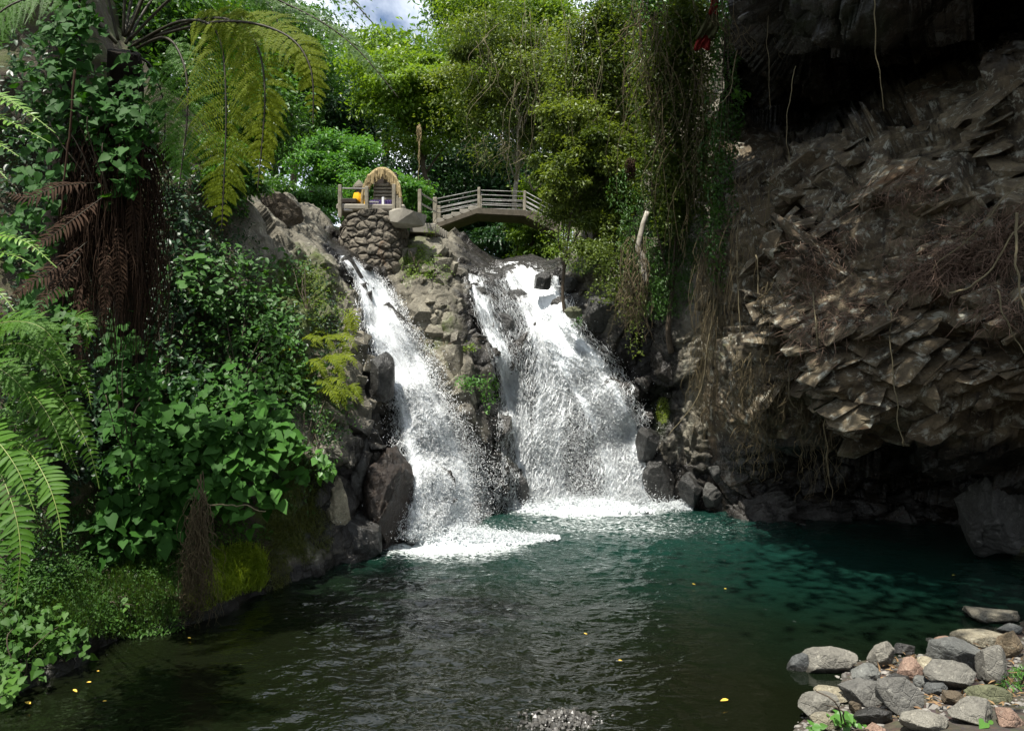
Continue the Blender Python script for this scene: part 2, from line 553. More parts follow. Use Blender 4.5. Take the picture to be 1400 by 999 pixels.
M['green_stone'] = rock_mat('green_stone', (0.126, 0.137, 0.081), (0.178, 0.185, 0.118), (0.081, 0.089, 0.052), 2.2, (0.222, 0.222, 0.163), 0.2, None, False, 0.85, 0.8, vary=True)
M['wet_stone'] = rock_mat('wet_stone', (0.030, 0.030, 0.028), (0.05, 0.048, 0.045), (0.018, 0.018, 0.017), 2.0, (0.10, 0.10, 0.095), 0.2, None, False, 0.3, 0.5)
M['damp_stone'] = rock_mat('damp_stone', (0.06, 0.06, 0.056), (0.09, 0.088, 0.08), (0.036, 0.035, 0.032), 1.6, (0.17, 0.17, 0.155), 0.25, (0.03, 0.04, 0.01), False, 0.6, 0.7)
M['wet_brown'] = rock_mat('wet_brown_rock', (0.020, 0.014, 0.010), (0.032, 0.021, 0.014), (0.012, 0.009, 0.008), 2.0, (0.12, 0.11, 0.10), 0.05, None, False, 0.4, 0.7)

# ================================================================== terrain
def loft(cols, nu, nv):
    A = np.array(cols, float)                       # (columns, rows, 3)
    return catmull(catmull(A, nu, 0), nv, 1)


def C(*rows):
    """one column of a rock face: (px, py, D) points from the waterline up; a foot below the water is added"""
    P = [at(*r) for r in rows]
    foot = P[0].copy(); foot[2] = -1.4; foot[1] += 0.1
    return np.array([foot] + P)


# the rock wall that carries both falls, with the left bank: columns left to right, seven points each from waterline to behind the top
FB = [
    C((-700, 1250, 4.2), (-700, 1000, 5.2), (-700, 650, 6.2), (-700, 300, 7.2), (-700, -100, 8.2), (-700, -500, 9.5), (-700, -700, 13)),
    C((-300, 1051, 5.5), (-280, 900, 6.5), (-250, 650, 7.5), (-250, 350, 8.5), (-250, 0, 9.5), (-250, -400, 10.5), (-250, -550, 14)),
    C((0, 978, 6.35), (0, 860, 7.2), (20, 680, 8.3), (20, 450, 9.2), (20, 150, 10.2), (20, -250, 11), (20, -350, 15)),
    C((150, 872, 8.15), (160, 790, 9.0), (160, 660, 9.7), (160, 500, 10.4), (160, 250, 11.2), (160, 60, 12), (150, 0, 16)),
    C((280, 845, 8.8), (280, 770, 9.5), (290, 660, 10.3), (300, 520, 11.1), (325, 370, 12.2), (335, 270, 13.2), (335, 225, 18)),
    C((385, 802, 10.05), (400, 720, 10.7), (408, 640, 11.1), (412, 540, 11.6), (392, 400, 12.7), (375, 300, 14.0), (372, 262, 18)),
    C((470, 770, 11.25), (476, 690, 11.7), (484, 620, 12.0), (478, 540, 12.5), (452, 420, 13.7), (436, 330, 15.2), (432, 300, 18.5)),
    C((545, 748, 12.5), (540, 670, 12.75), (515, 585, 13.5), (500, 500, 13.6), (480, 400, 14.6), (458, 345, 15.5), (462, 330, 18.5)),
    C((610, 735, 13.1), (592, 650, 13.4), (566, 570, 13.8), (540, 490, 14.3), (512, 410, 15.0), (477, 352, 15.8), (478, 335, 18.5)),
    C((658, 706, 14.8), (652, 640, 14.7), (628, 560, 14.8), (598, 480, 15.1), (566, 415, 15.7), (530, 390, 16.3), (530, 352, 19)),
    C((690, 697, 15.5), (676, 620, 15.3), (646, 520, 15.2), (622, 445, 15.6), (596, 385, 16.3), (572, 335, 17.3), (578, 312, 20)),
    C((702, 693, 15.85), (700, 620, 16.1), (684, 520, 16.3), (656, 440, 16.7), (640, 385, 17.4), (622, 348, 18.4), (640, 330, 22)),
    C((735, 690, 16.0), (724, 620, 16.3), (704, 520, 16.7), (692, 440, 17.1), (678, 392, 17.8), (668, 366, 18.6), (684, 352, 23)),
    C((805, 690, 16.0), (792, 620, 16.3), (774, 520, 16.7), (744, 440, 17.2), (722, 388, 17.9), (712, 360, 18.8), (715, 349, 23)),
    C((880, 690, 16.0), (868, 620, 16.3), (842, 520, 16.6), (802, 440, 17.0), (780, 395, 17.6), (762, 362, 18.6), (760, 347, 23)),
    C((935, 692, 15.9), (924, 620, 16.1), (900, 520, 16.5), (858, 440, 16.6), (830, 385, 17.2), (800, 335, 18.6), (795, 315, 23)),
    C((985, 700, 15.2), (975, 620, 15.3), (962, 520, 15.6), (930, 430, 16.0), (900, 300, 16.8), (880, 200, 18.6), (870, 160, 23)),
    C((1040, 712, 14.4), (1040, 620, 15.3), (1040, 520, 15.8), (1020, 420, 16.4), (990, 250, 17.6), (980, 100, 19), (980, 60, 24)),
    C((1300, 712, 14.4), (1300, 620, 15.3), (1300, 520, 16), (1300, 400, 17), (1300, 200, 18.5), (1300, 0, 20), (1300, -60, 25)),
]
G = loft(FB, 560, 330)
N = grid_normals(G)
if (N[280, 150] * np.array([0, -1, 0.3])).sum() < 0: N = -N
px = CX + G[..., 0] / G[..., 1] * FPX; py = CY - (G[..., 2] - EYE) / G[..., 1] * FPX
bankk = np.clip((430 - px) / 120, 0, 1)                      # 1 on the earthy left bank
ROT = [[0.82, 0.1, 0.56], [-0.05, 0.99, -0.1], [-0.57, 0.06, 0.82]]
d = 0.50 * facets(G, 1.5, 3, 0.42, 0.75, 0.06, (1, 1, 1.7), 0.2, ROT) \
    + 0.20 * facets(G, 0.62, 8, 0.5, 0.7, 0.12, (1.0, 1, 1.5), 0.2, ROT) \
    + 0.05 * facets(G, 0.24, 15, 0.6, 0.6, 0.2, (1, 1, 1.2), 0.2) + 0.02 * fbm(G * 5, 4, 2)
rk = np.clip((px - 900) / 60, 0, 1)
d = d + 0.10 * strata(G, (-.3, -.2, .9), (.9, .1, .3), 0.5, 0.9, 52, 0.7) * (1 - rk) + rk * (0.22 * strata(G, (-.1, -.2, .95), (.97, .1, .1), 0.30, 0.7, 53, 0.7) + 0.09 * strata(G, (-.1, -.2, .95), (.97, .1, .1), 0.11, 0.4, 54, 0.8))
d = d * (1 - 0.65 * np.clip(1 - np.abs(py - np.interp(px, [440, 470, 560, 680, 760], [330, 345, 330, 355, 355])) / 40, 0, 1) * (px > 430) * (px < 790))
db = 0.30 * fbm(G * 0.9, 4, 9) + 0.08 * fbm(G * 4, 3, 19)
d = d * (1 - bankk) + db * bankk
G = G + N * d[..., None]
x = px; y = py
def near(cx, cy, rx, ry): return np.clip(1.4 - np.hypot((x - cx) / rx, (y - cy) / ry), 0, 1)
fall_r = np.interp(y, [350, 430, 530, 620, 700], [700, 715, 765, 785, 800])
wR = np.clip(1.5 - np.abs(x - fall_r) / np.interp(y, [350, 700], [75, 150]), 0, 1)
fall_l = np.interp(y, [340, 410, 480, 560, 640, 740], [470, 518, 545, 575, 600, 610])
wL = np.clip(1.35 - np.abs(x - fall_l) / np.interp(y, [340, 740], [32, 75]), 0, 1)
wet = np.maximum.reduce([wR, wL, near(515, 660, 60, 110), near(690, 600, 38, 120), near(450, 700, 60, 90) * .75, near(880, 520, 60, 130), np.clip((y - 560) / 120, 0, 0.8) * (x > 640)])
wet = np.maximum(wet, np.clip(1.1 - (G[..., 2]) / 0.35, 0, 1))
moss = np.maximum.reduce([bankk * .35, near(400, 420, 70, 90) * .6, near(395, 690, 50, 70), near(700, 590, 26, 60) * .9, near(568, 355, 40, 40) * .5, near(610, 460, 40, 60) * .35, near(900, 560, 16, 40), near(900, 330, 90, 120) * .3, near(350, 310, 60, 40) * .15])
VV = [G.reshape(-1, 3)]; TT = []; att = [wet.ravel()]; atm = [moss.ravel()]; nn = G.shape[0] * G.shape[1]
rb = np.random.default_rng(92)
ok = np.argwhere((px > 420) & (px < 1000) & (py > 345) & (py < 700) & (wR < .75) & (wL < .8))
for k in range(230):
    i_, j_ = ok[rb.integers(len(ok))]
    sz = np.array([rb.uniform(.2, .7), rb.uniform(.2, .6), rb.uniform(.2, .8)]) * rb.choice([.4, .7, 1.0], p=[.45, .35, .2])
    V_, F_ = hull_block(sz, 9000 + k, 15)
    Rm = np.array(Matrix.Rotation(rb.normal(0, .4), 3, 'X') @ Matrix.Rotation(rb.normal(0, .4), 3, 'Y') @ Matrix.Rotation(rb.normal(0, .6), 3, 'Z'))
    V_ = V_ @ Rm.T + G[i_, j_] - N[i_, j_] * min(sz) * rb.uniform(.05, .25)
    VV.append(V_); TT.append(F_ + nn); nn += len(V_)
    att.append(np.full(len(V_), wet[i_, j_])); atm.append(np.full(len(V_), moss[i_, j_] * .6))
soil = np.concatenate([(np.clip((405 - px) / 60, 0, 1) * np.clip(np.maximum((py - 360) / 60, (330 - px) / 30), 0, 1)).ravel(), np.zeros(nn - G.shape[0] * G.shape[1])])
gf = grid_faces(560, 330); TT = np.concatenate(TT)
cliff_back = mk('cliff', np.concatenate(VV), [gf, TT], M['fallrock'], None, np.concatenate([np.ones(len(gf), bool), np.zeros(len(TT), bool)]), (0, 0, 0),
                {'wet': np.concatenate(att), 'moss': np.concatenate(atm), 'soil': soil})
tag(cliff_back, 'grey brown rock wall carrying the two waterfalls and the earthy left bank', kind='structure')

# the big overhanging cliff on the right
FC = [
    C((950, 697, 15.6), (955, 620, 15.5), (960, 540, 15.3), (958, 450, 15.6), (962, 360, 15.8), (972, 260, 16.4), (985, 150, 17), (990, 60, 16.6), (990, -60, 15.6), (990, -250, 15)),
    C((1000, 704, 14.9), (1002, 640, 14.7), (1006, 560, 14.1), (1008, 470, 14.0), (1010, 380, 14.1), (1000, 290, 14.9), (1005, 200, 17.0), (1018, 110, 17.6), (1020, 0, 13.6), (1020, -250, 13)),
    C((1080, 706, 14.7), (1070, 655, 14.3), (1050, 590, 12.9), (1050, 515, 12.3), (1060, 430, 12.5), (1066, 335, 13.1), (1075, 235, 14.4), (1085, 150, 17.2), (1090, 32, 12.2), (1090, -200, 11.0)),
    C((1195, 712, 14.4), (1190, 672, 14.4), (1180, 606, 12.2), (1180, 520, 10.5), (1186, 435, 10.5), (1186, 320, 11.2), (1186, 190, 12.7), (1190, 115, 16.8), (1195, 28, 11.5), (1195, -200, 10)),
    C((1310, 718, 14.0), (1305, 690, 13.8), (1300, 622, 11.8), (1300, 545, 9.75), (1300, 440, 9.6), (1300, 300, 10.5), (1300, 135, 11.9), (1300, 72, 15.2), (1300, -5, 10.9), (1300, -200, 9)),
    C((1430, 738, 12.8), (1430, 700, 12.2), (1420, 622, 10.5), (1420, 530, 9.0), (1420, 410, 9.0), (1420, 270, 9.8), (1420, 100, 10.7), (1420, 40, 13.2), (1420, -40, 10.0), (1420, -200, 8.2)),
    C((1620, 790, 10.5), (1620, 700, 10.0), (1600, 610, 9.0), (1600, 500, 8.4), (1600, 390, 8.4), (1600, 270, 9.0), (1600, 160, 9.6), (1600, 60, 10), (1600, -40, 8.6), (1600, -260, 7.2)),
    C((2000, 850, 8.7), (2000, 720, 8.6), (2000, 600, 8.2), (2000, 480, 8), (2000, 360, 8), (2000, 230, 8.2), (2000, 110, 8.4), (2000, 0, 8.4), (2000, -120, 7.6), (2000, -360, 6.4)),
]
G = loft(FC, 460, 470)
N = grid_normals(G)
if (N[230, 200] * np.array([-0.3, -1, 0.2])).sum() < 0: N = -N
ROT2 = [[0.80, 0.15, 0.58], [-0.1, 0.99, -0.1], [-0.59, 0.02, 0.80]]
px0 = CX + G[..., 0] / G[..., 1] * FPX; py0 = CY - (G[..., 2] - EYE) / G[..., 1] * FPX
kb = np.clip(np.maximum.reduce([1.5 - np.hypot((px0 - 1150) / 140, (py0 - 460) / 90), 1.4 - np.hypot((px0 - 1370) / 70, (py0 - 150) / 70), 1.4 - np.hypot((px0 - 1010) / 50, (py0 - 520) / 150), 1.2 - np.hypot((px0 - 1340) / 130, (py0 - 500) / 60)]), 0.12, 1)
BED, STR = (-0.50, -0.28, 0.80), (0.84, 0.1, 0.54)
d = 0.85 * facets(G, 1.7, 21, 0.40, 0.85, 0.0, (1.5, 1, 0.8), 0.06, ROT2) \
    + 0.40 * strata(G, BED, STR, 0.55, 1.3, 51, 0.4) + kb * (0.17 * strata(G, BED, STR, 0.17, 0.5, 61, 0.9) + 0.06 * strata(G, BED, STR, 0.065, 0.25, 71, 1.0)) \
    + 0.16 * (1 - .5 * kb) * facets(G, 0.75, 27, 0.45, 0.85, 0.04, (1.9, 1.2, 0.8), 0.08, ROT2) + 0.05 * facets(G, 0.28, 29, 0.5, 0.8, 0.08, (1.6, 1.2, 0.7), 0.1, ROT2) + 0.008 * fbm(G * 8, 3, 22)
d = d * np.clip((px0 - 955) / 110, 0.2, 1)
G = G + N * d[..., None]
px = CX + G[..., 0] / G[..., 1] * FPX; py = CY - (G[..., 2] - EYE) / G[..., 1] * FPX
x = px; y = py
wet = np.clip((y - 565) / 70, 0, 1)  # damp foot of the cliff, darkened further as painted shade of the undercut
wet = np.maximum.reduce([wet, near(1090, 90, 150, 110), near(1220, 30, 260, 75), np.clip((60 - y) / 60, 0, 1)])  # cave recess and roof: shade painted in through the wet mask
moss = np.maximum.reduce([near(980, 450, 30, 80) * .3, near(1150, 30, 150, 60) * .5, near(900, 560, 30, 40)])
def edges(P, scale, seed, stretch, rot):
    Q = (P / scale) @ np.asarray(rot) / np.asarray(stretch); Q = Q + .12 * np.stack([fbm(Q * 1.3 + k * 31, 2, seed + 40 + k) for k in range(3)], -1)
    f1, f2, _, _ = worley(Q, seed); return np.exp(-(f2 - f1) * 30)
G0 = G - N * d[..., None]
crk = np.clip(edges(G0, 0.75, 27, (1.9, 1.2, 0.8), ROT2) * .8 + .5 * edges(G0, 0.28, 29, (1.6, 1.2, .7), ROT2), 0, .9)
# broken blocks and slabs standing out of the face
VV = [G.reshape(-1, 3)]; TT = []; att = [wet.ravel()]; atm = [moss.ravel()]; nn = G.shape[0] * G.shape[1]
rb = np.random.default_rng(91); bax = np.stack([unit(STR), unit(np.cross(BED, STR)), unit(BED)], 1)
ok = np.argwhere((px > 1045) & (px < 1450) & (py > np.interp(px, [1045, 1100, 1180, 1240, 1300, 1400], [250, 215, 175, 150, 130, 100])) & (py < 590))
for k in range(330):
    i_, j_ = ok[rb.integers(len(ok))]
    bed_ = kb[i_, j_]
    if bed_ <= .5 and rb.random() > .45: continue
    if bed_ > .5: sz = np.array([rb.uniform(.3, 1.1), rb.uniform(.3, .7), rb.uniform(.05, .15)])
    else: sz = np.array([rb.uniform(.5, 1.5), rb.uniform(.4, .9), rb.uniform(.15, .5)]) * rb.choice([.4, .7, 1.0], p=[.35, .35, .3])
    V_, F_ = hull_block(sz, 7000 + k, 11)
    e_ = rb.normal(0, .15, 3); Rm = np.array(Matrix.Rotation(e_[0], 3, 'X') @ Matrix.Rotation(e_[1], 3, 'Y') @ Matrix.Rotation(e_[2], 3, 'Z'))
    V_ = V_ @ Rm.T @ bax.T + G[i_, j_] + N[i_, j_] * sz[2] * rb.uniform(-.3, .15)
    VV.append(V_); TT.append(F_ + nn); nn += len(V_)
    att.append(np.full(len(V_), wet[i_, j_])); atm.append(np.full(len(V_), moss[i_, j_] * .5))
gf = grid_faces(460, 470); TT = np.concatenate(TT)
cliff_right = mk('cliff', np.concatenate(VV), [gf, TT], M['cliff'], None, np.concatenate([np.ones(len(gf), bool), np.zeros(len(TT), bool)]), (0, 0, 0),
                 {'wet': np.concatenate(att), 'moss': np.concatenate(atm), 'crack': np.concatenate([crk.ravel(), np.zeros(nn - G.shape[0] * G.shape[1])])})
tag(cliff_right, 'dark brown overhanging rock cliff with layered ledges right of the pool', kind='structure')


def bvh_of(*obs):
    V = []; Fc = []; n = 0
    for o in obs:
        me = o.data
        v = np.empty(len(me.vertices) * 3, np.float32); me.vertices.foreach_get('co', v)
        V.append(v.reshape(-1, 3) + np.array(o.location[:])); Fc += [[i + n for i in p.vertices] for p in me.polygons]; n += len(me.vertices)
    return BVHTree.FromPolygons(np.concatenate(V).tolist(), Fc)


BVH = bvh_of(cliff_back, cliff_right)
EYEV = Vector((0, 0, EYE))


def hit(px, py):
    """rock point and normal seen in the photo at (px, py), or None"""
    d_ = Vector(at(px, py, 1.0)) - EYEV
    L = d_.length
    h = BVH.ray_cast(EYEV, d_.normalized())
    if h[0] is None: return None
    n = h[1] if h[1].dot(d_) < 0 else -h[1]
    return np.array(h[0]), np.array(n), h[0].y


# depth of the rock behind the falls, smoothed, for the water to run over
GX = np.arange(-60, 1462, 5.0); GY = np.arange(-40, 1040, 5.0)
DM = np.array([[(lambda h: h[2] if h else 20.0)(hit(a, b)) for a in GX] for b in GY])
def smooth(A, n):
    for _ in range(n):
        A = np.pad(A, 1, mode='edge'); A = (A[1:-1, :-2] + A[1:-1, 2:] + A[:-2, 1:-1] + A[2:, 1:-1] + 2 * A[1:-1, 1:-1]) / 6
    return A
DMS = np.minimum(smooth(DM, 9), smooth(DM, 2) + 0.12)
def dep(px, py):
    fx = np.clip((np.asarray(px) - GX[0]) / 5, 0, len(GX) - 1.001); fy = np.clip((np.asarray(py) - GY[0]) / 5, 0, len(GY) - 1.001)
    i = fx.astype(int); j = fy.astype(int); u = fx - i; v = fy - j
    return DMS[j, i] * (1 - u) * (1 - v) + DMS[j, i + 1] * u * (1 - v) + DMS[j + 1, i] * (1 - u) * v + DMS[j + 1, i + 1] * u * v

# ------------------------------------------------------------------ ground sheet, pool bed, shore
def shore_line(X, Y):
    """signed distance-like value of the stony shore on the near right: >0 on the shore"""
    # waterline through photo points (1070,935) (1110,990) (1190,880) (1280,872) (1340,850) (1450,838)
    xs = np.array([1.6, 2.35, 2.75, 3.3, 4.4, 5.2, 6.2, 9.0, 14.0]); ys = np.array([5.2, 6.45, 7.0, 7.65, 8.05, 8.5, 9.0, 9.4, 9.6])
    return np.interp(X, xs, ys) - Y

gx = np.concatenate([np.linspace(-400, -14, 24)[:-1], np.linspace(-14, 14, 240), np.linspace(14, 400, 24)[1:]])
gy = np.concatenate([np.linspace(-300, -6, 18)[:-1], np.linspace(-6, 22, 240), np.linspace(22, 700, 30)[1:]])
X, Y = np.meshgrid(gx, gy, indexing='ij')
s = shore_line(X, Y)
P3 = np.stack([X, Y, X * 0], -1)
bed = -0.28 - 0.12 * np.clip(Y - 6, 0, 10)
z = np.where(s > -3, np.clip(s * 0.16 - 0.05, -1.2, 0.22 + 0.04 * np.clip(s, 0, 20)), -1.2)
z = np.maximum(np.where(s > 0, z, np.maximum(bed, z)), np.where(X < 1.5, bed, -2))
z = np.where((Y < 3.8) & (X < 2), np.clip(-0.25 + (3.8 - Y) * 0.25, -0.3, 0.9), z)
far = np.clip(np.maximum.reduce([(np.abs(X) - 12) / 4, (Y - 19) / 4, (-2 - Y) / 4]), 0, 1)
z = z * (1 - far) + far * 0.4 + 0.05 * fbm(P3 * 1.7, 4, 4) * (1 - far)
def gmat():
    m, nt, out = new_mat('ground')
    vec = nd(nt, 'TexCoord').outputs['Object']
    a = noise(nt, vec, 1.3, 7, 0.65); b = noise(nt, vec, 16, 7, 0.7)
    v = nd(nt, 'TexVoronoi', {'Vector': vec, 'Scale': 13.0}).outputs['Color']
    col = mixc(nt, ramp(nt, a, [(0.35, 0), (0.65, 1)]), (0.045, 0.036, 0.026), (0.08, 0.068, 0.05))
    col = mixc(nt, 0.35, col, mixc(nt, 1.0, col, v, 'MULTIPLY'))
    col = mixc(nt, ramp(nt, b, [(0.45, 0), (0.7, 0.8)]), col, (0.035, 0.028, 0.02))
    vd = nd(nt, 'TexVoronoi', {'Vector': vec, 'Scale': 13.0}).outputs['Distance']
    bp = nd(nt, 'Bump', {'Height': mth(nt, 'SUBTRACT', b, vd), 'Strength': 0.7, 'Distance': 0.04})
    p = nd(nt, 'BsdfPrincipled', {'Base Color': col, 'Roughness': 0.9, 'Normal': bp.outputs[0]})
    nt.links.new(p.outputs[0], out.inputs[0]); return m
M['ground'] = gmat()
ground = mk('ground', np.stack([X, Y, z], -1).reshape(-1, 3), grid_faces(len(gx), len(gy)), M['ground'], None, True, (0, 0, 0))
tag(ground, 'brown pebbly ground running under the pool as its bed', kind='structure')
GZ = z
def gz(xq, yq):
    i = np.clip(np.searchsorted(gx, xq) - 1, 0, len(gx) - 2); j = np.clip(np.searchsorted(gy, yq) - 1, 0, len(gy) - 2)
    u = (xq - gx[i]) / (gx[i + 1] - gx[i]); v = (yq - gy[j]) / (gy[j + 1] - gy[j])
    return GZ[i, j] * (1 - u) * (1 - v) + GZ[i + 1, j] * u * (1 - v) + GZ[i, j + 1] * (1 - u) * v + GZ[i + 1, j + 1] * u * v

# hills behind the falls: a gully in the middle, wooded slopes on both sides
hx = np.linspace(-70, 70, 150); hy = np.linspace(18.5, 110, 120)
X, Y = np.meshgrid(hx, hy, indexing='ij')
xc = 0.6 + (Y - 18) * 0.02
w = np.abs(X - xc)
z = 5.25 + np.clip(Y - 26, 0, 200) * 0.10 + np.clip(w - 1.5, 0, 7) * 0.28 + np.clip(w - 5, 0, 60) * 0.34 * np.clip((Y - 18) / 8, 0.1, 1)
z = np.where(X < -3, np.maximum(z - 0.3, 5.3), z)
z += 0.6 * fbm(np.stack([X, Y, X * 0], -1) * 0.25, 4, 8)
z = np.where(Y < 20.0, np.minimum(z, 5.3 - (20.0 - Y) * 1.2), z)
hills = mk('hills', np.stack([X, Y, z], -1).reshape(-1, 3), grid_faces(150, 120), M['bank'], None, True, (0, 0, 0), {'moss': np.full(z.size, 0.55)})
tag(hills, 'dark wooded slopes rising behind the waterfalls', kind='structure')

# ------------------------------------------------------------------ the pool
def water_mat():
    m, nt, out = new_mat('pool_water')
    geo = nd(nt, 'NewGeometry'); vec = geo.outputs['Position']
    sx = nd(nt, 'SeparateXYZ', {0: vec})
    # turbidity colour: brown over the shallow near bed, teal over the deep far pool
    n1 = noise(nt, vec, 0.45, 4, 0.6)
    dep_ = mth(nt, 'ADD', mth(nt, 'DIVIDE', mth(nt, 'SUBTRACT', sx.outputs[1], 7.6), 5.5), mth(nt, 'MULTIPLY', mth(nt, 'SUBTRACT', n1, 0.5), 0.5))
    dep_ = mth(nt, 'ADD', dep_, mth(nt, 'MULTIPLY', sx.outputs[0], 0.05))
    body = ramp(nt, dep_, [(0.0, (0.0045, 0.0062, 0.0026)), (0.35, (0.0036, 0.0088, 0.0046)), (0.7, (0.0038, 0.018, 0.0125)), (1.0, (0.005, 0.024, 0.018))])
    mp = nd(nt, 'Mapping', {'Vector': vec, 'Scale': (1.0, 1.6, 1)}).outputs[0]
    r1 = noise(nt, mp, 7.0, 2, 0.5, 0.4); r2 = noise(nt, mp, 18, 2, 0.5, 0.3)
    h = mth(nt, 'ADD', r1, mth(nt, 'MULTIPLY', r2, 0.12))
    calm = nd(nt, 'Attribute', attribute_name='chop').outputs['Fac']
    bp = nd(nt, 'Bump', {'Height': h, 'Strength': mth(nt, 'MULTIPLY', calm, 0.5), 'Distance': 0.07})
    # foam flecks drifting off the falls
    fo = nd(nt, 'Attribute', attribute_name='foam').outputs['Fac']
    mf = nd(nt, 'Mapping', {'Vector': vec, 'Scale': (1.0, 2.0, 1)}).outputs[0]
    fn = noise(nt, mf, 12, 9, 0.75, 0.8)
    fk = ramp(nt, mth(nt, 'ADD', mth(nt, 'MULTIPLY', fo, 0.5), mth(nt, 'SUBTRACT', fn, 0.27)), [(0.40, 0), (0.55, 1)])
    fres = nd(nt, 'Fresnel', {'IOR': 1.48, 'Normal': bp.outputs[0]}).outputs[0]
    gl = nd(nt, 'BsdfGlossy', {'Color': (1, 1, 1, 1), 'Roughness': 0.03, 'Normal': bp.outputs[0]})
    df = nd(nt, 'BsdfDiffuse', {'Color': body})
    tr = nd(nt, 'BsdfTransparent', {'Color': (0.18, 0.20, 0.10, 1)})
    clear = ramp(nt, mth(nt, 'DIVIDE', sx.outputs[1], 14.0), [(0.40, 0.22), (0.75, 0.02)])
    under = nd(nt, 'MixShader', {0: clear, 1: df.outputs[0], 2: tr.outputs[0]})
    wat = nd(nt, 'MixShader', {0: fres, 1: under.outputs[0], 2: gl.outputs[0]})
    fd = nd(nt, 'BsdfDiffuse', {'Color': (0.6, 0.64, 0.645, 1)})
    al = nd(nt, 'MixShader', {0: fk, 1: wat.outputs[0], 2: fd.outputs[0]})
    nt.links.new(al.outputs[0], out.inputs[0]); return m
M['water'] = water_mat()
wx = np.concatenate([np.linspace(-16, -7, 40)[:-1], np.linspace(-7, 8, 420), np.linspace(8, 16, 30)[1:]])
wy = np.concatenate([np.linspace(-1, 4.5, 30)[:-1], np.linspace(4.5, 18.5, 420)])
X, Y = np.meshgrid(wx, wy, indexing='ij')
pxw = CX + X / np.maximum(Y, 2) * FPX; pyw = CY + EYE / np.maximum(Y, 2) * FPX
calm = np.clip((pxw - 820) / 260, 0, 1) * np.clip((pyw - 745) / 60, 0, 1)
calm = np.maximum(calm, np.clip((430 - pxw) / 120, 0, 1) * 0.75)
chop = 1 - 0.86 * calm
dl = np.hypot(X - at(620, 735, 13)[0], Y - 12.6); dr = np.hypot((X - at(800, 690, 16)[0]) / 1.6, Y - 15.6)
chop = chop * (0.75 + 0.8 * np.exp(-dl / 2) + 0.8 * np.exp(-dr / 2))
P = np.stack([X, Y, X * 0], -1)
wv = 0.030 * fbm(P * np.array([1.4, 2.2, 1]), 2, 61) + 0.026 * fbm(P * np.array([4.2, 6.0, 1]) + .5 * fbm(P * 2, 2, 3)[..., None], 2, 71) + 0.007 * fbm(P * np.array([9, 12, 1]), 1, 75)
foam = np.clip(np.maximum.reduce([1.15 - np.abs(Y - 12.62 - 0.1 * X) / 0.34 - np.clip(np.abs(X + 0.75) - 1.0, 0, 9) / 0.5,
                                  1.02 - dl / 1.8, 1.0 - dr / 1.6,
                                  np.clip(0.42 - np.abs(Y - 13.9) / 5.0, 0, 0.34) * np.clip(1.2 - np.abs(X - 1.8) / 3.6, 0, 1)]), 0, 1)
water = mk('water', np.stack([X, Y, wv * chop], -1).reshape(-1, 3), grid_faces(len(wx), len(wy)), M['water'], None, True, (0, 0, 0), {'chop': chop.ravel(), 'foam': foam.ravel()})
tag(water, 'dark green rippled pool below the two waterfalls', kind='structure')
# ================================================================== the falls
def fall_mat(name, c, tr_=0.35, alpha=None):
    m, nt, out = new_mat(name)
    p = nd(nt, 'BsdfPrincipled', {'Base Color': c4(c), 'Roughness': 0.35})
    t = nd(nt, 'BsdfTranslucent', {'Color': c4(c)})
    s = nd(nt, 'MixShader', {0: tr_, 1: p.outputs[0], 2: t.outputs[0]}).outputs[0]
    if alpha is not None:
        u = nd(nt, 'Attribute', attribute_name='along').outputs['Fac']; v = nd(nt, 'Attribute', attribute_name='across').outputs['Fac']
        dn = nd(nt, 'Attribute', attribute_name='dens').outputs['Fac']
        vec = nd(nt, 'CombineXYZ', {0: mth(nt, 'MULTIPLY', v, 1.0), 1: mth(nt, 'MULTIPLY', u, 0.22), 2: 0.0}).outputs[0]
        n1 = noise(nt, vec, 5.0, 8, 0.7, 0.4)
        vec2 = nd(nt, 'CombineXYZ', {0: v, 1: mth(nt, 'MULTIPLY', u, 0.6), 2: 3.0}).outputs[0]
        n2 = noise(nt, vec2, 16.0, 6, 0.75, 0.5)
        k = mth(nt, 'ADD', mth(nt, 'MULTIPLY', n1, 0.6), mth(nt, 'MULTIPLY', n2, 0.4))
        k = mth(nt, 'ADD', k, mth(nt, 'SUBTRACT', mth(nt, 'MULTIPLY', dn, 0.62), 0.36))
        a = ramp(nt, k, [(0.34, 0), (0.58, 1)])
        a = mth(nt, 'MULTIPLY', a, alpha)
        tp = nd(nt, 'BsdfTransparent')
        s = nd(nt, 'MixShader', {0: a, 1: tp.outputs[0], 2: s}).outputs[0]
    nt.links.new(s, out.inputs[0]); return m
M['spray'] = fall_mat('white_water', (0.92, 0.94, 0.95), 0.15)
M['veil'] = fall_mat('water_veil', (0.90, 0.93, 0.95), 0.12, 0.95)
M['foam'] = fall_mat('foam', (0.62, 0.655, 0.67), 0.1)

def interp_path(path, t):
    """path rows: px, py, half width; t in 0..1 by height"""
    p = np.asarray(path, float); s = (p[:, 1] - p[0, 1]) / (p[-1, 1] - p[0, 1])
    return np.interp(t, s, p[:, 0]), np.interp(t, s, p[:, 1]), np.interp(t, s, p[:, 2])


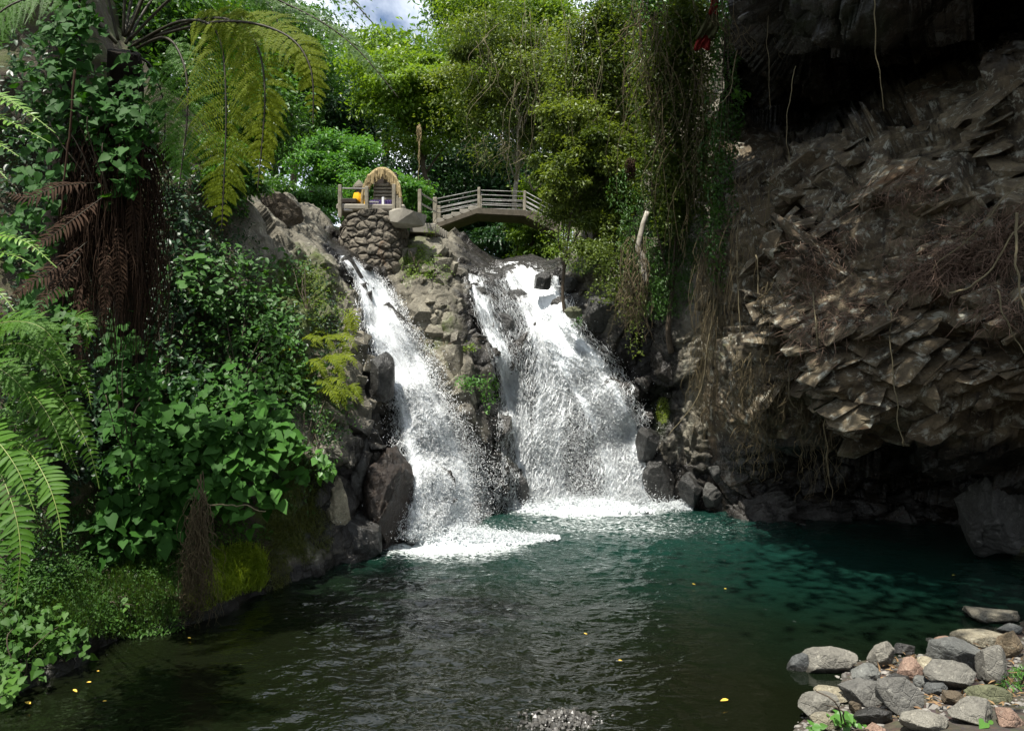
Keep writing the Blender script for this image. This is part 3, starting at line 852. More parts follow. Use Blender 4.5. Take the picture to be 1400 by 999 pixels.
def strands(mb, path, n, lift=(0.03, 0.22), length=(0.02, 0.09), wid=(0.5, 1.8), spread=0.55, seg=5, skew=0.0, tpow=1.0):
    n = int(n * 2.0); t0 = rng.random(n) ** tpow; L = rng.uniform(*length, n)
    u = np.clip(rng.normal(0, spread, n), -1.35, 1.35) + skew
    lf = rng.uniform(*lift, n) ** 1.0 * 0.6 + 0.06; wd = 0.45 * rng.uniform(*wid, n) * rng.uniform(0.5, 1.2, n)
    k = np.linspace(0, 1, seg)
    T = np.clip(t0[:, None] + L[:, None] * k, 0, 1)
    X, Yp, Wd = interp_path(path, T.ravel())
    X = X.reshape(T.shape); Yp = Yp.reshape(T.shape); Wd = Wd.reshape(T.shape)
    wob = 0.10 * np.sin(k * rng.uniform(2, 7, n)[:, None] + rng.random(n)[:, None] * 6)
    X = X + Wd * (u[:, None] + wob)
    Dd = dep(X, Yp) - lf[:, None] * (0.6 + 0.8 * T)
    prof = np.sin(np.pi * (0.08 + 0.84 * k)) * wd[:, None]
    A = at(X - prof, Yp, Dd); B = at(X + prof, Yp, Dd - 0.03)
    V = np.stack([A, B], 2).reshape(-1, 3)
    i = (np.arange(n)[:, None] * seg * 2 + np.arange(seg - 1)[None] * 2).reshape(-1, 1)
    mb.add(V, np.concatenate([i, i + 1, i + 3, i + 2], 1), 0.5)


def drops(mb, X, Yp, Dd, size):
    """tetrahedral drops"""
    n = len(X); C0 = at(X, Yp, Dd)
    tt = np.array([[1, 1, 1], [1, -1, -1], [-1, 1, -1], [-1, -1, 1]]) * 0.6
    q = unit(rng.normal(size=(n, 3))); a = unit(np.cross(q, rng.normal(size=(n, 3)))); b = np.cross(q, a)
    R = np.stack([q, a, b], -1)
    st = np.stack([np.ones(n), np.ones(n), rng.uniform(1, 2.2, n)], -1)
    V = C0[:, None] + np.einsum('nij,kj->nki', R, tt) * size[:, None, None] * st[:, None]
    i = np.arange(n)[:, None, None] * 4 + np.array([[0, 1, 2], [0, 3, 1], [0, 2, 3], [1, 3, 2]])[None]
    mb.add(V.reshape(-1, 3), i.reshape(-1, 3), 0.5)


def spray(mb, path, n, lift=(0.05, 0.5), spread=0.8, skew=0.0, size=(0.006, 0.018), tpow=1.0, edge=0.0):
    n = int(n * 1.7); t = rng.random(n) ** tpow
    X, Yp, Wd = interp_path(path, t)
    u = rng.normal(0, spread, n) + skew
    if edge: u = np.sign(u) * (np.abs(u) * (1 - edge) + edge)
    X = X + Wd * u
    ok = (X > 440) & (X < 965) & (Yp < 752)
    X, Yp, t = X[ok], Yp[ok], t[ok]
    lf = 0.08 + 0.6 * rng.uniform(*lift, len(X)) * (0.4 + t)
    drops(mb, X, Yp, dep(X, Yp) - lf, 0.62 * rng.uniform(*size, len(X)))


def veil(path, lift, nu=120, nv=60, dens=1.0, jit=0.06, edge=1.15):
    t = np.linspace(0, 1, nu); u = np.linspace(-edge, edge, nv)
    X, Yp, Wd = interp_path(path, t)
    Xg = X[:, None] + Wd[:, None] * u; Yg = np.repeat(Yp[:, None], nv, 1)
    D = dep(Xg, Yg) - lift
    P = at(Xg, Yg, D)
    P += jit * np.stack([0 * Xg, fbm(np.stack([u[None] * 3 + 0 * Xg, t[:, None] * 14 + 0 * Xg, Xg * 0], -1), 4, 66) - 0.5, 0 * Xg], -1)
    e = np.clip((1 - np.abs(u)) / 0.35, 0, 1)[None] * np.clip(.5 + t * 3.5, 0, 1)[:, None]
    return P.reshape(-1, 3), grid_faces(nu, nv), np.repeat(t[:, None] * 6, nv, 1).ravel(), np.repeat((u * Wd.mean() / 60)[None], nu, 0).ravel(), (e * dens).ravel()


def veils(name, items, parent):
    V = []; Fq = []; al = []; ac = []; de = []; n = 0
    for k, (path, lift, dens) in enumerate(items):
        v, f, a, b, c_ = veil(path, lift, dens=dens)
        V.append(v); Fq.append(f + n); al.append(a); ac.append(b + k * 7.3); de.append(c_); n += len(v)
    return mk(name, np.concatenate(V), np.concatenate(Fq), M['veil'], parent, True, None, {'along': np.concatenate(al), 'across': np.concatenate(ac), 'dens': np.concatenate(de)})


def foam_strip(name, pts, parent, n, h, size=(0.012, 0.04)):
    """churned foam: a lumpy low mound along the waterline"""
    mb = MB(); n = int(n * 2.2)
    p = np.asarray(pts, float)                        # px, py, half depth in metres, height
    nu, nv = 260, 70
    tt = np.linspace(0, len(p) - 1, nu); vv = np.linspace(-1.25, 1.25, nv)
    ci = lambda k: np.interp(tt, np.arange(len(p)), p[:, k])[:, None]
    Dm = EYE * FPX / (ci(1) - CY) + ci(2) * vv[None]; Xm = (ci(0) - CX) / FPX * (EYE * FPX / (ci(1) - CY)) + 0 * vv[None]
    Q = np.stack([Xm, Dm, 0 * Xm], -1)
    endf = np.clip(np.minimum(tt, len(p) - 1 - tt) * 2.2, 0, 1)[:, None]
    Zm = ci(3) * h * 0.55 * (np.exp(-(vv[None] * 1.25) ** 2) * (0.75 + 0.9 * fbm(Q * 5, 4, 81)) + 0.95 * fbm(Q * 15, 4, 83, .65)) * endf - 0.045 - 0.05 * (1 - endf)
    Q[..., 2] = Zm
    mb.add(Q.reshape(-1, 3), grid_faces(nu, nv))
    t = rng.random(n) * (len(p) - 1)
    X = np.interp(t, np.arange(len(p)), p[:, 0]); Yp = np.interp(t, np.arange(len(p)), p[:, 1])
    hd = np.interp(t, np.arange(len(p)), p[:, 2]); hh = np.interp(t, np.arange(len(p)), p[:, 3])
    D = EYE * FPX / (Yp - CY); base = atz(X, D, 0.0); base[:, 2] = 0
    base[:, 1] += rng.normal(0, 0.5, n) * hd
    base[:, 2] = np.abs(rng.normal(0, 0.5, n)) * hh * h
    s = 0.42 * rng.uniform(*size, n) * (1.1 - 0.6 * np.clip(base[:, 2] / (hh * h + 1e-6), 0, 1))
    V, Fc = ico(1)
    a = base[:, None] + V[None] * s[:, None, None] * np.stack([rng.uniform(0.8, 2.0, n), rng.uniform(0.8, 1.6, n), rng.uniform(0.5, 1, n)], -1)[:, None]
    i = np.arange(n)[:, None, None] * len(V) + Fc[None]
    mb.add(a.reshape(-1, 3), i.reshape(-1, 3))
    return mb.build(name, M['foam'], parent)


# left fall
PL = [(470, 350, 8), (487, 365, 13), (504, 382, 17), (517, 412, 23), (524, 440, 27), (534, 460, 30), (546, 485, 36), (556, 505, 33), (566, 530, 31), (577, 561, 37), (586, 594, 43), (598, 627, 49), (604, 660, 53), (606, 700, 50), (608, 738, 52)]
PLc = [(470, 350, 6), (487, 365, 10), (502, 382, 13), (512, 412, 18), (517, 440, 21), (527, 460, 22), (537, 485, 25), (549, 505, 24), (560, 530, 24), (571, 561, 27), (579, 594, 31), (588, 627, 34), (593, 660, 36), (597, 700, 38), (600, 738, 40)]
eL = empty('waterfall', at(605, 738, 13.0) * [1, 1, 0], 'narrower left waterfall sliding down rock beside the plant covered bank', 'waterfall', 'waterfalls into the pool')
veils('veil', [(PLc, 0.10, 1.25), (PLc, 0.17, 1.1), (PL, 0.15, 0.85), (PL, 0.26, 0.5), ([(600, 610, 46), (606, 690, 62), (618, 742, 92)], 0.35, 0.36)], eL)
mb = MB(); strands(mb, PLc, 4200, (0.05, 0.3), (0.012, 0.05), (0.35, 1.3), 0.55); strands(mb, PL, 1500, (0.05, 0.35), (0.01, 0.035), (0.3, 0.9), 0.62, skew=0.12)
mb.build('water_streaks', M['spray'], eL)
mb = MB(); spray(mb, PL, 16000, (0.05, 0.5), 0.6, 0.12, (0.005, 0.015), 0.75); spray(mb, PL, 7000, (0.05, 0.4), 0.32, 0.85, (0.006, 0.018), 0.7); spray(mb, [(600, 690, 70), (640, 740, 90)], 3500, (0.1, 0.8), 0.5, 0, (0.005, 0.012))
tag(mb.build('spray', M['spray'], eL), kind='stuff')
foam_strip('foam', [(566, 738, .18, .5), (590, 737, .35, 1), (630, 737, .45, 1.0), (680, 737, .35, .5), (730, 736, .22, .25), (765, 735, .12, .1)], eL, 5200, 0.30)

# right fall: broad, several streams over dark rock
S1 = [(706, 358, 16), (722, 378, 22), (742, 400, 26), (752, 430, 28), (766, 460, 32), (788, 490, 40), (806, 520, 40), (822, 550, 38), (838, 580, 36), (848, 620, 32), (856, 660, 30), (862, 692, 34)]
S2 = [(690, 360, 14), (708, 390, 15), (722, 420, 14), (735, 450, 15), (748, 490, 20), (756, 530, 26), (752, 570, 28), (746, 610, 26), (750, 650, 26), (752, 692, 34)]
S3 = [(645, 374, 10), (654, 400, 10), (664, 430, 11), (676, 460, 12), (688, 490, 12), (698, 520, 14), (708, 560, 17), (716, 600, 16), (722, 650, 16), (728, 692, 22)]
S4 = [(846, 586, 8), (872, 597, 8), (873, 620, 8), (868, 638, 10), (878, 660, 14), (886, 694, 18)]
S5 = [(672, 364, 22), (676, 380, 30), (690, 400, 26), (700, 430, 20), (712, 470, 22), (722, 520, 24), (722, 600, 30), (724, 692, 36)]
S6 = [(790, 500, 40), (792, 560, 50), (796, 620, 56), (800, 692, 62)]
S7 = [(688, 500, 5), (688, 560, 6), (690, 620, 8), (694, 692, 12)]
S8 = [(758, 372, 3), (763, 392, 4)]
eR = empty('waterfall', at(800, 692, 15.9) * [1, 1, 0], 'broad right waterfall fanning over dark stepped rock in the middle', 'waterfall', 'waterfalls into the pool')
veils('veil', [(S1, 0.08, 1.2), (S1, 0.15, 1.0), (S2, 0.08, 0.62), (S2, 0.16, 0.42), (S3, 0.07, 0.85), (S5, 0.05, 0.24), (S6, 0.07, 0.26), (S6, 0.15, 0.2), (S4, 0.08, 1.0)], eR)
mb = MB()
strands(mb, S1, 4600, (0.04, 0.26), (0.012, 0.055), (0.35, 1.3), 0.55)
strands(mb, S2, 1500, (0.04, 0.22), (0.015, 0.06), (0.3, 1.1), 0.55)
strands(mb, S3, 1500, (0.04, 0.18), (0.015, 0.06), (0.3, 1.0), 0.6)
strands(mb, S4, 500, (0.04, 0.18), (0.05, 0.18), (0.3, 1.0), 0.55)
strands(mb, S5, 900, (0.03, 0.12), (0.012, 0.06), (0.2, 0.6), 0.6)
strands(mb, S6, 1300, (0.03, 0.16), (0.02, 0.08), (0.2, 0.7), 0.6)
strands(mb, S7, 160, (0.03, 0.12), (0.02, 0.08), (0.3, 0.7), 0.6)
strands(mb, S8, 60, (0.03, 0.08), (0.3, 0.7), (0.3, 0.8), 0.5)
mb.build('water_streaks', M['spray'], eR)
mb = MB()
spray(mb, S1, 9000, (0.05, 0.4), 0.65, 0.05, (0.005, 0.016)); spray(mb, S6, 8000, (0.05, 0.4), 0.6, 0, (0.005, 0.016)); spray(mb, S2, 3000, (0.05, 0.35), 0.7, 0, (0.005, 0.015))
spray(mb, S3, 1800, (0.04, 0.3), 0.7, 0, (0.005, 0.014)); spray(mb, S5, 2200, (0.04, 0.2), 0.6, 0, (0.005, 0.013)); spray(mb, S7, 700, (0.04, 0.2), 0.9, 0, (0.005, 0.016))
tag(mb.build('spray', M['spray'], eR), kind='stuff')
foam_strip('foam', [(676, 693, .3, .4), (720, 691, .5, .8), (760, 691, .6, 1.0), (820, 691, .6, .9), (880, 691, .6, 1), (915, 692, .4, .6), (945, 695, .2, .25)], eR, 6500, 0.30)
# ================================================================== shore stones and boulders
M_STONE = {'g': 'stone', 'b': 'blue_stone', 'p': 'pale_stone', 'k': 'pink_stone', 'n': 'brown_stone', 'e': 'green_stone', 'w': 'wet_stone', 'd': 'damp_stone', 'r': 'wet_brown'}


def stone(px, py, w, h, tone, label, seed, z=None, deep=0.8, name='stone', D=None, group=None, yaw=None, cuts=12, sub=5, rough=0.03, cat='stone', tilt=0.0, sink=0.18, lump=0.2):
    """a boulder whose middle shows at (px, py), w by h photo pixels large, resting on the ground or the pool bed there"""
    bot = py + h * 0.42
    if D is None:
        D = EYE * FPX / (bot - CY)
        for _ in range(8):
            zz = max(gz((px - CX) / FPX * D, D), -0.05) if z is None else z
            D = (EYE - zz) * FPX / (bot - CY)
    k = D / FPX
    zb = EYE - (bot - CY) * k
    sx = w * k; sz = h * k * 1.12 / (1 - sink * .5); sy = deep * (sx * 0.6 + sz * 0.5)
    V, F = rock_shape((sx, sy, sz), seed, sub, cuts, rough, lump=lump)
    r = np.random.default_rng(seed + 500)
    if tilt:
        c, s = math.cos(tilt), math.sin(tilt); V = V @ np.array([[c, 0, s], [0, 1, 0], [-s, 0, c]]).T
    lo = V[:, 2].min()
    loc = np.array([(px - CX) * k, D + sy * 0.35, zb - lo - sz * sink])
    o = mk(name, V + loc, F, M[M_STONE[tone]], None, True, loc + [0, 0, lo])
    return tag(o, label, cat, group)


SG = 'stones along the near shore'
SHORE = [
    (1096, 912, 36, 28, 'b', 'small bluish pointed stone at the far left end of the shore stones, in the water'),
    (1142, 910, 80, 34, 'g', 'long humped grey stone lying in the water beside the bluish pointed stone'),
    (1211, 899, 42, 34, 'g', 'rounded pale grey boulder standing alone at the water edge behind the others'),
    (1243, 890, 32, 16, 'w', 'dark wet low stone just right of the lone rounded pale boulder'),
    (1276, 877, 18, 9, 'b', 'tiny pale wet stone poking from the water left of the flat reddish stone'),
    (1297, 878, 34, 11, 'k', 'flat reddish stone half under water behind the big blue grey block'),
    (1362, 845, 84, 21, 'p', 'flat pale sunlit slab at the right edge, farthest of the shore stones'),
    (1387, 861, 40, 13, 'b', 'flat grey stone in the water below the farthest pale slab'),
    (1350, 877, 84, 20, 'p', 'long pale topped slab lying behind the big blue grey block'),
    (1386, 884, 36, 34, 'n', 'brownish angular block at the right end of the long pale slab'),
    (1317, 902, 80, 44, 'b', 'big blue grey flat sided block behind the big rounded grey boulder'),
    (1368, 912, 38, 58, 'g', 'tall grey slab leaning on the right of the big blue grey block'),
    (1316, 930, 88, 42, 'g', 'big smooth rounded grey boulder in front of the big blue grey block'),
    (1273, 913, 40, 27, 'p', 'pale tan stone between the pink stone and the big blue grey block'),
    (1250, 918, 40, 28, 'k', 'angular pink stone in the middle of the shore stones'),
    (1312, 908, 30, 13, 'p', 'small pale stone perched before the big blue grey block'),
    (1189, 926, 46, 24, 'b', 'dark grey stone at the water edge left of the pink stone'),
    (1231, 935, 40, 18, 'w', 'dark bluish wet stone just below the pink stone'),
    (1265, 935, 24, 20, 'b', 'small grey stone between pink stone and big rounded grey boulder'),
    (1190, 949, 66, 36, 'g', 'long pale grey stone tilted up to the right, left of the faceted boulder'),
    (1152, 954, 66, 20, 'p', 'flat pale stone sloping down into the water at the left'),
    (1242, 956, 68, 44, 'g', 'large faceted light grey boulder in the middle front of the shore'),
    (1281, 943, 34, 17, 'b', 'dark angular stone wedged right of the large faceted boulder'),
    (1308, 957, 36, 17, 'n', 'brownish stone in leaf litter right of the large faceted boulder'),
    (1362, 951, 60, 26, 'e', 'greenish grey rounded stone below the right hand fern tuft'),
    (1338, 977, 78, 32, 'g', 'long grey stone with a leafy seedling growing before it'),
    (1130, 969, 68, 30, 'g', 'layered grey stone with flat ledges at the left front of the shore'),
    (1385, 983, 40, 24, 'k', 'pinkish stone at the lower right corner'),
    (1207, 984, 66, 20, 'w', 'dark mossy wet stone under the large faceted boulder'),
    (1136, 991, 54, 20, 'p', 'tan stone at the bottom edge below the layered grey stone'),
    (1269, 991, 78, 24, 'g', 'pale rough stone at the bottom edge in the middle front'),
    (1200, 998, 32, 12, 'k', 'small pinkish stone at the bottom edge left of the pale rough stone'),
    (1173, 969, 20, 17, 'n', 'small brown stone between the layered stone and the large faceted boulder'),
]
for i, (a, b, w_, h_, tone, lab) in enumerate(SHORE):
    stone(a, b, w_ * 1.0, h_ * 1.03, tone, lab, 100 + i * 7, cuts=20, sub=5, rough=.035, lump=.14, group=SG, tilt=(-0.2 if 'tilted up' in lab else 0))

stone(1372, 708, 112, 104, 'd', 'big grey rounded boulder under the right cliff at the water edge', 31, D=10.9, deep=0.8, name='boulder', cat='boulder', sub=6, rough=.07, cuts=15)  # darker damp tone stands in for shade under the overhang
stone(1398, 752, 22, 18, 'e', 'small mossy stone at the right edge by the foot of the big grey boulder', 33, z=0.0, name='stone', cat='stone')
stone(522, 688, 84, 160, 'r', 'tall dark brown wet boulder standing left of the narrower waterfall', 41, D=12.0, deep=1.0, name='boulder', cat='boulder', sub=6, rough=0.07, cuts=15, lump=.16)
stone(478, 640, 74, 130, 'd', 'grey upright boulder leaning on the left side of the dark brown one', 43, D=12.0, deep=1.0, name='boulder', cat='boulder', sub=6, cuts=9, rough=.06)
stone(455, 690, 46, 70, 'p', 'pale knobbly boulder low on the left bank below hanging leaves', 47, D=11.3, deep=0.8, name='boulder', cat='boulder', sub=6, cuts=14, rough=0.06)
stone(480, 735, 80, 66, 'w', 'low black wet boulder at the waterline below the pale knobbly one', 48, D=11.5, deep=0.8, name='boulder', cat='boulder', sub=6)
stone(425, 748, 76, 60, 'd', 'mossy grey boulder at the waterline of the left bank', 49, D=11.0, deep=0.7, name='boulder', cat='boulder', sub=6, rough=0.06)
stone(512, 512, 52, 60, 'w', 'dark wet rock ledge jutting over the hollow left of the narrower waterfall', 53, D=13.0, deep=1.0, name='boulder', cat='boulder', sub=5)
stone(560, 737, 17, 17, 'w', 'small black stone at the splash of the narrower waterfall', 57, z=0.0, cat='stone')
stone(741, 382, 26, 22, 'w', 'dark block parting the water near the lip of the broad waterfall', 61, D=17.2, name='boulder', cat='boulder')
stone(778, 388, 26, 20, 'd', 'grey boulder at the right lip of the broad waterfall', 63, D=17.5, name='boulder', cat='boulder')
stone(796, 374, 34, 26, 'd', 'dark boulder above the right lip under the hanging leaves', 67, D=17.9, name='boulder', cat='boulder')
stone(785, 425, 26, 16, 'e', 'small greenish stone beside the broad waterfall halfway down', 69, D=16.3, name='stone', cat='stone')
stone(822, 422, 62, 52, 'd', 'grey boulder with a white streak right of the broad waterfall', 71, D=16.75, rough=.06, name='boulder', cat='boulder')
stone(714, 672, 26, 42, 'w', 'black wet stone at the foot of the broad waterfall, water sliding round it', 73, D=15.5, name='boulder', cat='boulder')
stone(888, 610, 34, 44, 'w', 'black wet block that the right edge of the broad waterfall spills over', 77, D=15.7, name='boulder', cat='boulder')
stone(905, 655, 50, 60, 'w', 'dark low rock at the right foot of the broad waterfall', 79, D=15.6, name='boulder', cat='boulder')
stone(690, 445, 34, 40, 'w', 'dark rock showing through the upper left of the broad waterfall', 81, D=17.05, name='boulder', cat='boulder')
stone(706, 412, 38, 30, 'w', 'dark wet rock splitting the top of the broad waterfall', 83, D=17.5, name='boulder', cat='boulder')
stone(976, 674, 34, 36, 'd', 'mossy stone in the rubble right of the broad waterfall', 85, D=15.0, name='boulder', cat='boulder')
stone(985, 648, 30, 26, 'd', 'small grey stone on top of the rubble right of the broad waterfall', 87, D=15.0, name='boulder', cat='boulder')
stone(948, 668, 36, 44, 'w', 'dark wet stone at the waterline left of the mossy rubble stone', 88, D=15.2, name='boulder', cat='boulder')
stone(378, 284, 66, 40, 'n', 'brown grey boulder on top of the left bank left of the shrine', 91, D=14.5, rough=.06, name='boulder', cat='boulder', sub=6)
stone(600, 462, 44, 40, 'n', 'cracked tan boulder on the ridge between the waterfalls', 93, D=15.6, rough=.07, name='boulder', cat='boulder', sub=6)
stone(654, 402, 30, 24, 'd', 'grey boulder on the ridge beside the broad waterfall', 95, D=17.2, name='boulder', cat='boulder')
stone(620, 425, 36, 40, 'n', 'brown angular boulder high on the ridge between the waterfalls', 96, D=16.35, rough=.07, name='boulder', cat='boulder')

# pebbles between the shore stones
mb = MB()
for k in range(1500):
    px_, py_ = rng.uniform(1090, 1440), rng.uniform(868, 1020)
    D = EYE * FPX / (py_ - CY); X_ = (px_ - CX) / FPX * D; z_ = gz(X_, D)
    if z_ < -0.04: continue
    s_ = rng.uniform(.006, .022) * rng.choice([.7, 1, 1.7], p=[.5, .35, .15])
    V, F = ico(1); V = V * s_ * rng.uniform([.8, .7, .4], [1.5, 1.2, .9]) * (1 + .22 * rng.normal(size=(len(V), 1)))
    mb.add(V + [X_, D, z_ + s_ * .2], F, rng.random())
M['pebble'] = simple_mat('pebble', (0.05, 0.047, 0.042), (0.26, 0.245, 0.22), 14, 0.7, 0.3, 0.3, tint=True)
tag(mb.build('pebbles', M['pebble'], None, False), 'small grey pebbles filling the gaps between the shore stones', 'pebbles', kind='stuff')

# a heap of gravel breaking the surface at the bottom of the view
mb = MB()
for k in range(620):
    D = rng.normal(6.25, 0.10); X = rng.normal(0.46, 0.17); s_ = rng.uniform(0.005, 0.020) * rng.choice([.7, 1, 1.4])
    V, F = ico(1)
    hgt = 0.055 * math.exp(-((X - .46) / .2) ** 2 - ((D - 6.25) / .13) ** 2)
    V = V * s_ * rng.uniform(0.6, 1.3, 3) * (1 + 0.3 * rng.normal(size=(len(V), 1)))
    mb.add(V + [X, D, hgt - 0.005], F, rng.random())
M['gravel'] = simple_mat('gravel', (0.12, 0.115, 0.105), (0.015, 0.014, 0.012), 20, 0.35, 0.5, 0.2, tint=True)
tag(mb.build('gravel', M['gravel'], None, False), 'small heap of wet gravel breaking the water surface near the camera', 'gravel', kind='stuff')

# ================================================================== masonry, shrine, fence, bridge
M['concrete'] = simple_mat('old_concrete', (0.30, 0.28, 0.235), (0.20, 0.185, 0.155), 6, 0.9, 0.2, 0.4)
M['concrete_dark'] = simple_mat('bridge_concrete', (0.13, 0.112, 0.085), (0.075, 0.066, 0.05), 5, 0.9, 0.2, 0.4)
M['post'] = simple_mat('post_concrete', (0.32, 0.29, 0.23), (0.15, 0.135, 0.10), 7, 0.9, 0.2, 0.3)
M['rail'] = simple_mat('rail_metal', (0.34, 0.34, 0.325), (0.16, 0.15, 0.14), 9, 0.5, 0.5, 0.1)
M['masonry'] = rock_mat('masonry_stone', (0.16, 0.14, 0.11), (0.26, 0.23, 0.18), (0.09, 0.078, 0.06), 2.5, (0.34, 0.32, 0.25), 0.2, None, False, 0.9, 0.6, crack=True)
M['straw'] = simple_mat('dry_palm', (0.50, 0.40, 0.22), (0.30, 0.23, 0.12), 14, 0.85, 0.2, 0.2, 0.25, tint=True)
M['yellow'] = simple_mat('yellow_cloth', (0.85, 0.50, 0.02), (0.72, 0.38, 0.02), 10, 0.8, 0.2, 0.2, 0.15)
M['purple'] = simple_mat('purple_cloth', (0.07, 0.045, 0.16), (0.03, 0.02, 0.07), 10, 0.8, 0.2, 0.2)
M['white'] = simple_mat('white_cloth', (0.75, 0.76, 0.78), (0.62, 0.63, 0.66), 6, 0.8, 0.2, 0.1)
M['darkwood'] = simple_mat('dark_wood', (0.035, 0.026, 0.02), (0.02, 0.014, 0.011), 9, 0.7, 0.3, 0.2)
M['redcloth'] = simple_mat('red_cloth', (0.20, 0.02, 0.016), (0.12, 0.012, 0.01), 6, 0.85, 0.2, 0.3, 0.2)
M['olivecloth'] = simple_mat('olive_net', (0.085, 0.085, 0.04), (0.05, 0.055, 0.025), 20, 0.9, 0.1, 0.3, 0.2)
M['orange'] = simple_mat('orange_skin', (0.45, 0.22, 0.1), (0.35, 0.16, 0.07), 9, 0.8)

# rubble-stone retaining wall under the shrine: a rounded bastion
DW = 16.6
def wall_mesh():
    nu, nv = 260, 260
    u = np.linspace(0, 1, nu)[:, None]; v = np.linspace(-0.02, 1, nv)[None]
    # rounded in plan: left px 458 to right px 549, bulging to the camera
    pxs = 458 + 91 * (0.5 - 0.5 * np.cos(np.pi * u) * (0.9 + 0.1 * np.abs(np.cos(np.pi * u))))
    Dd = DW + 0.75 - 0.75 * np.sin(np.pi * np.clip(u, 0, 1)) ** 0.6 + 0 * v
    top = 3 + (CY - np.interp(pxs, [455, 475, 495, 515, 545, 555], [308, 293, 286, 284, 288, 292])) / FPX * DW
    bot = 3 + (CY - np.interp(pxs, [455, 480, 520, 550], [352, 366, 384, 392])) / FPX * DW
    Z = bot + (top - bot) * v - 0.4 * (1 - v) * 0
    X_ = (pxs - CX) / FPX * DW + 0 * v
    G = np.stack(np.broadcast_arrays(X_, Dd + 0.10 * v, Z), -1)
    Q = G / 0.20; Q = Q * np.array([0.8, 0.8, 1.15]) + 0.2 * np.stack([fbm(Q * 1.1 + k * 13, 2, 70 + k) for k in range(3)], -1)
    f1, f2, c, r = worley(Q, 77)
    bulge = np.clip((f2 - f1) * 2.2, 0, 1) ** 0.5
    Nn = grid_normals(G)
    if Nn[130, 130, 1] > 0: Nn = -Nn
    global WCR
    WCR = np.clip(1 - bulge * 1.6, 0, .85)
    WCR = np.concatenate([WCR, np.repeat(WCR[:, -1:], 3, 1)], 1)
    Q2 = ((Q - c) * (r[..., 1:4] - .5)).sum(-1)
    G = G + Nn * (0.05 * bulge + 0.04 * (r[..., 0] - .5) + 0.05 * Q2 + 0.018 * fbm(G * 14, 4, 4))[..., None]
    # cap: run the top edge back
    cap = []
    for k, (dy, dz) in enumerate(((0.12, 0.03), (0.5, 0.05), (1.6, 0.03))):
        e = G[:, -1].copy(); e[:, 1] = np.maximum(e[:, 1], e[:, 1] * 0 + 0) + dy; e[:, 2] += dz; cap.append(e[:, None])
    G = np.concatenate([G] + cap, 1)
    return G
Gw = wall_mesh()
wall = mk('stone_wall', Gw.reshape(-1, 3), grid_faces(Gw.shape[0], Gw.shape[1]), M['masonry'], None, True, None, {'crack': WCR.ravel()})
tag(wall, 'rounded rubble stone retaining wall carrying the small thatched shrine', 'wall')
# solid platform behind the wall, ends at the slope
kW = 17.3 / FPX
zP = 3 + (CY - 290) * kW
V, F = hull_block((.80, 1.0, .36), 305, 26)
o = mk('stone_slab', V + at(559, 300, 16.75), F, M['concrete'], None, False)
tag(o, 'thick pale stone slab jutting right of the rubble wall', 'slab')
mb = MB(); add_box(mb, at(514, 294, 18.3) , (1.6, 1.9, 0.14), 0.05, 0.03)
o = mb.build('platform', M['concrete'], None, False); tag(o, 'flat concrete platform on top of the rubble wall under the shrine', 'platform')

# shrine with its arch of dry palm fringe
kS = 17.8 / FPX
def sp(px_, py_, D=17.8): return at(px_, py_, D)
zb = sp(0, 287)[2]
shr = empty('shrine', [sp(524, 287)[0], 17.9, zb], 'small dark shrine under an arch of dry palm fringe on the rubble wall', 'shrine')
mb = MB()
for dx in (-0.24, 0.0, 0.24):
    add_box(mb, [sp(526, 0)[0] + dx, 17.9, zb + 0.42], (0.085, 0.085, 0.9), 0, 0.01)
for o in (mb.build('pillar_frame', M['masonry'], shr, False),): pass
mb = MB()
for k in range(7):
    add_box(mb, [sp(526, 0)[0], 18.02, zb + 0.10 + k * 0.085], (0.62 - 0.02 * k, 0.42, 0.06), 0, 0.012, k / 7)
mb.build('plinth', M['post'], shr, False)
mb = MB(); add_box(mb, [sp(526, 0)[0], 18.16, zb + 0.72], (0.5, 0.18, 0.52), 0, 0.02); mb.build('niche', M['darkwood'], shr, False)
mb = MB(); add_box(mb, [sp(524, 0)[0] - .02, 17.66, zb + 0.10], (0.56, 0.06, 0.20), 0, 0.02)
for k in range(9): add_box(mb, [sp(524, 0)[0] - .27 + k * .06, 17.62, zb + 0.10], (0.03, 0.03, 0.2), 0, 0.008)
mb.build('altar_cloth', M['purple'], shr, False)
mb = MB(); add_box(mb, [sp(524, 0)[0] + .03, 17.6, zb + 0.13], (0.06, 0.03, 0.26), 0, 0.01); mb.build('white_sash', M['white'], shr, False)
mb = MB()
cxs = sp(524, 0)[0]
arch = np.array([[cxs + 0.40 * math.cos(a) - 0.02, 17.75, zb + 0.42 + 0.56 * math.sin(a)] for a in np.linspace(0.02, math.pi - 0.02, 40)])
add_tube(mb, arch, 0.035, 6, 0.3)
for k in range(520):
    a = rng.uniform(0.0, math.pi); p = np.array([cxs - .02 + 0.40 * math.cos(a), 17.75 + rng.normal(0, .03), zb + 0.42 + 0.56 * math.sin(a)])
    L = rng.uniform(0.18, 0.34) * (0.75 + 0.6 * abs(math.cos(a))) ; w_ = rng.uniform(0.006, 0.014)
    out = 0.10 * math.cos(a) + rng.normal(0, .02)
    q = np.array([p, p + [out * .5, -.05, 0.03 - L * .3], p + [out * .8, -.06 + rng.normal(0, .02), -L]])
    Vv = np.concatenate([q - [w_, 0, 0], q + [w_, 0.004, 0]]); mb.add(Vv, [[0, 1, 4, 3], [1, 2, 5, 4]], rng.random())
mb.build('palm_fringe', M['straw'], shr, False)

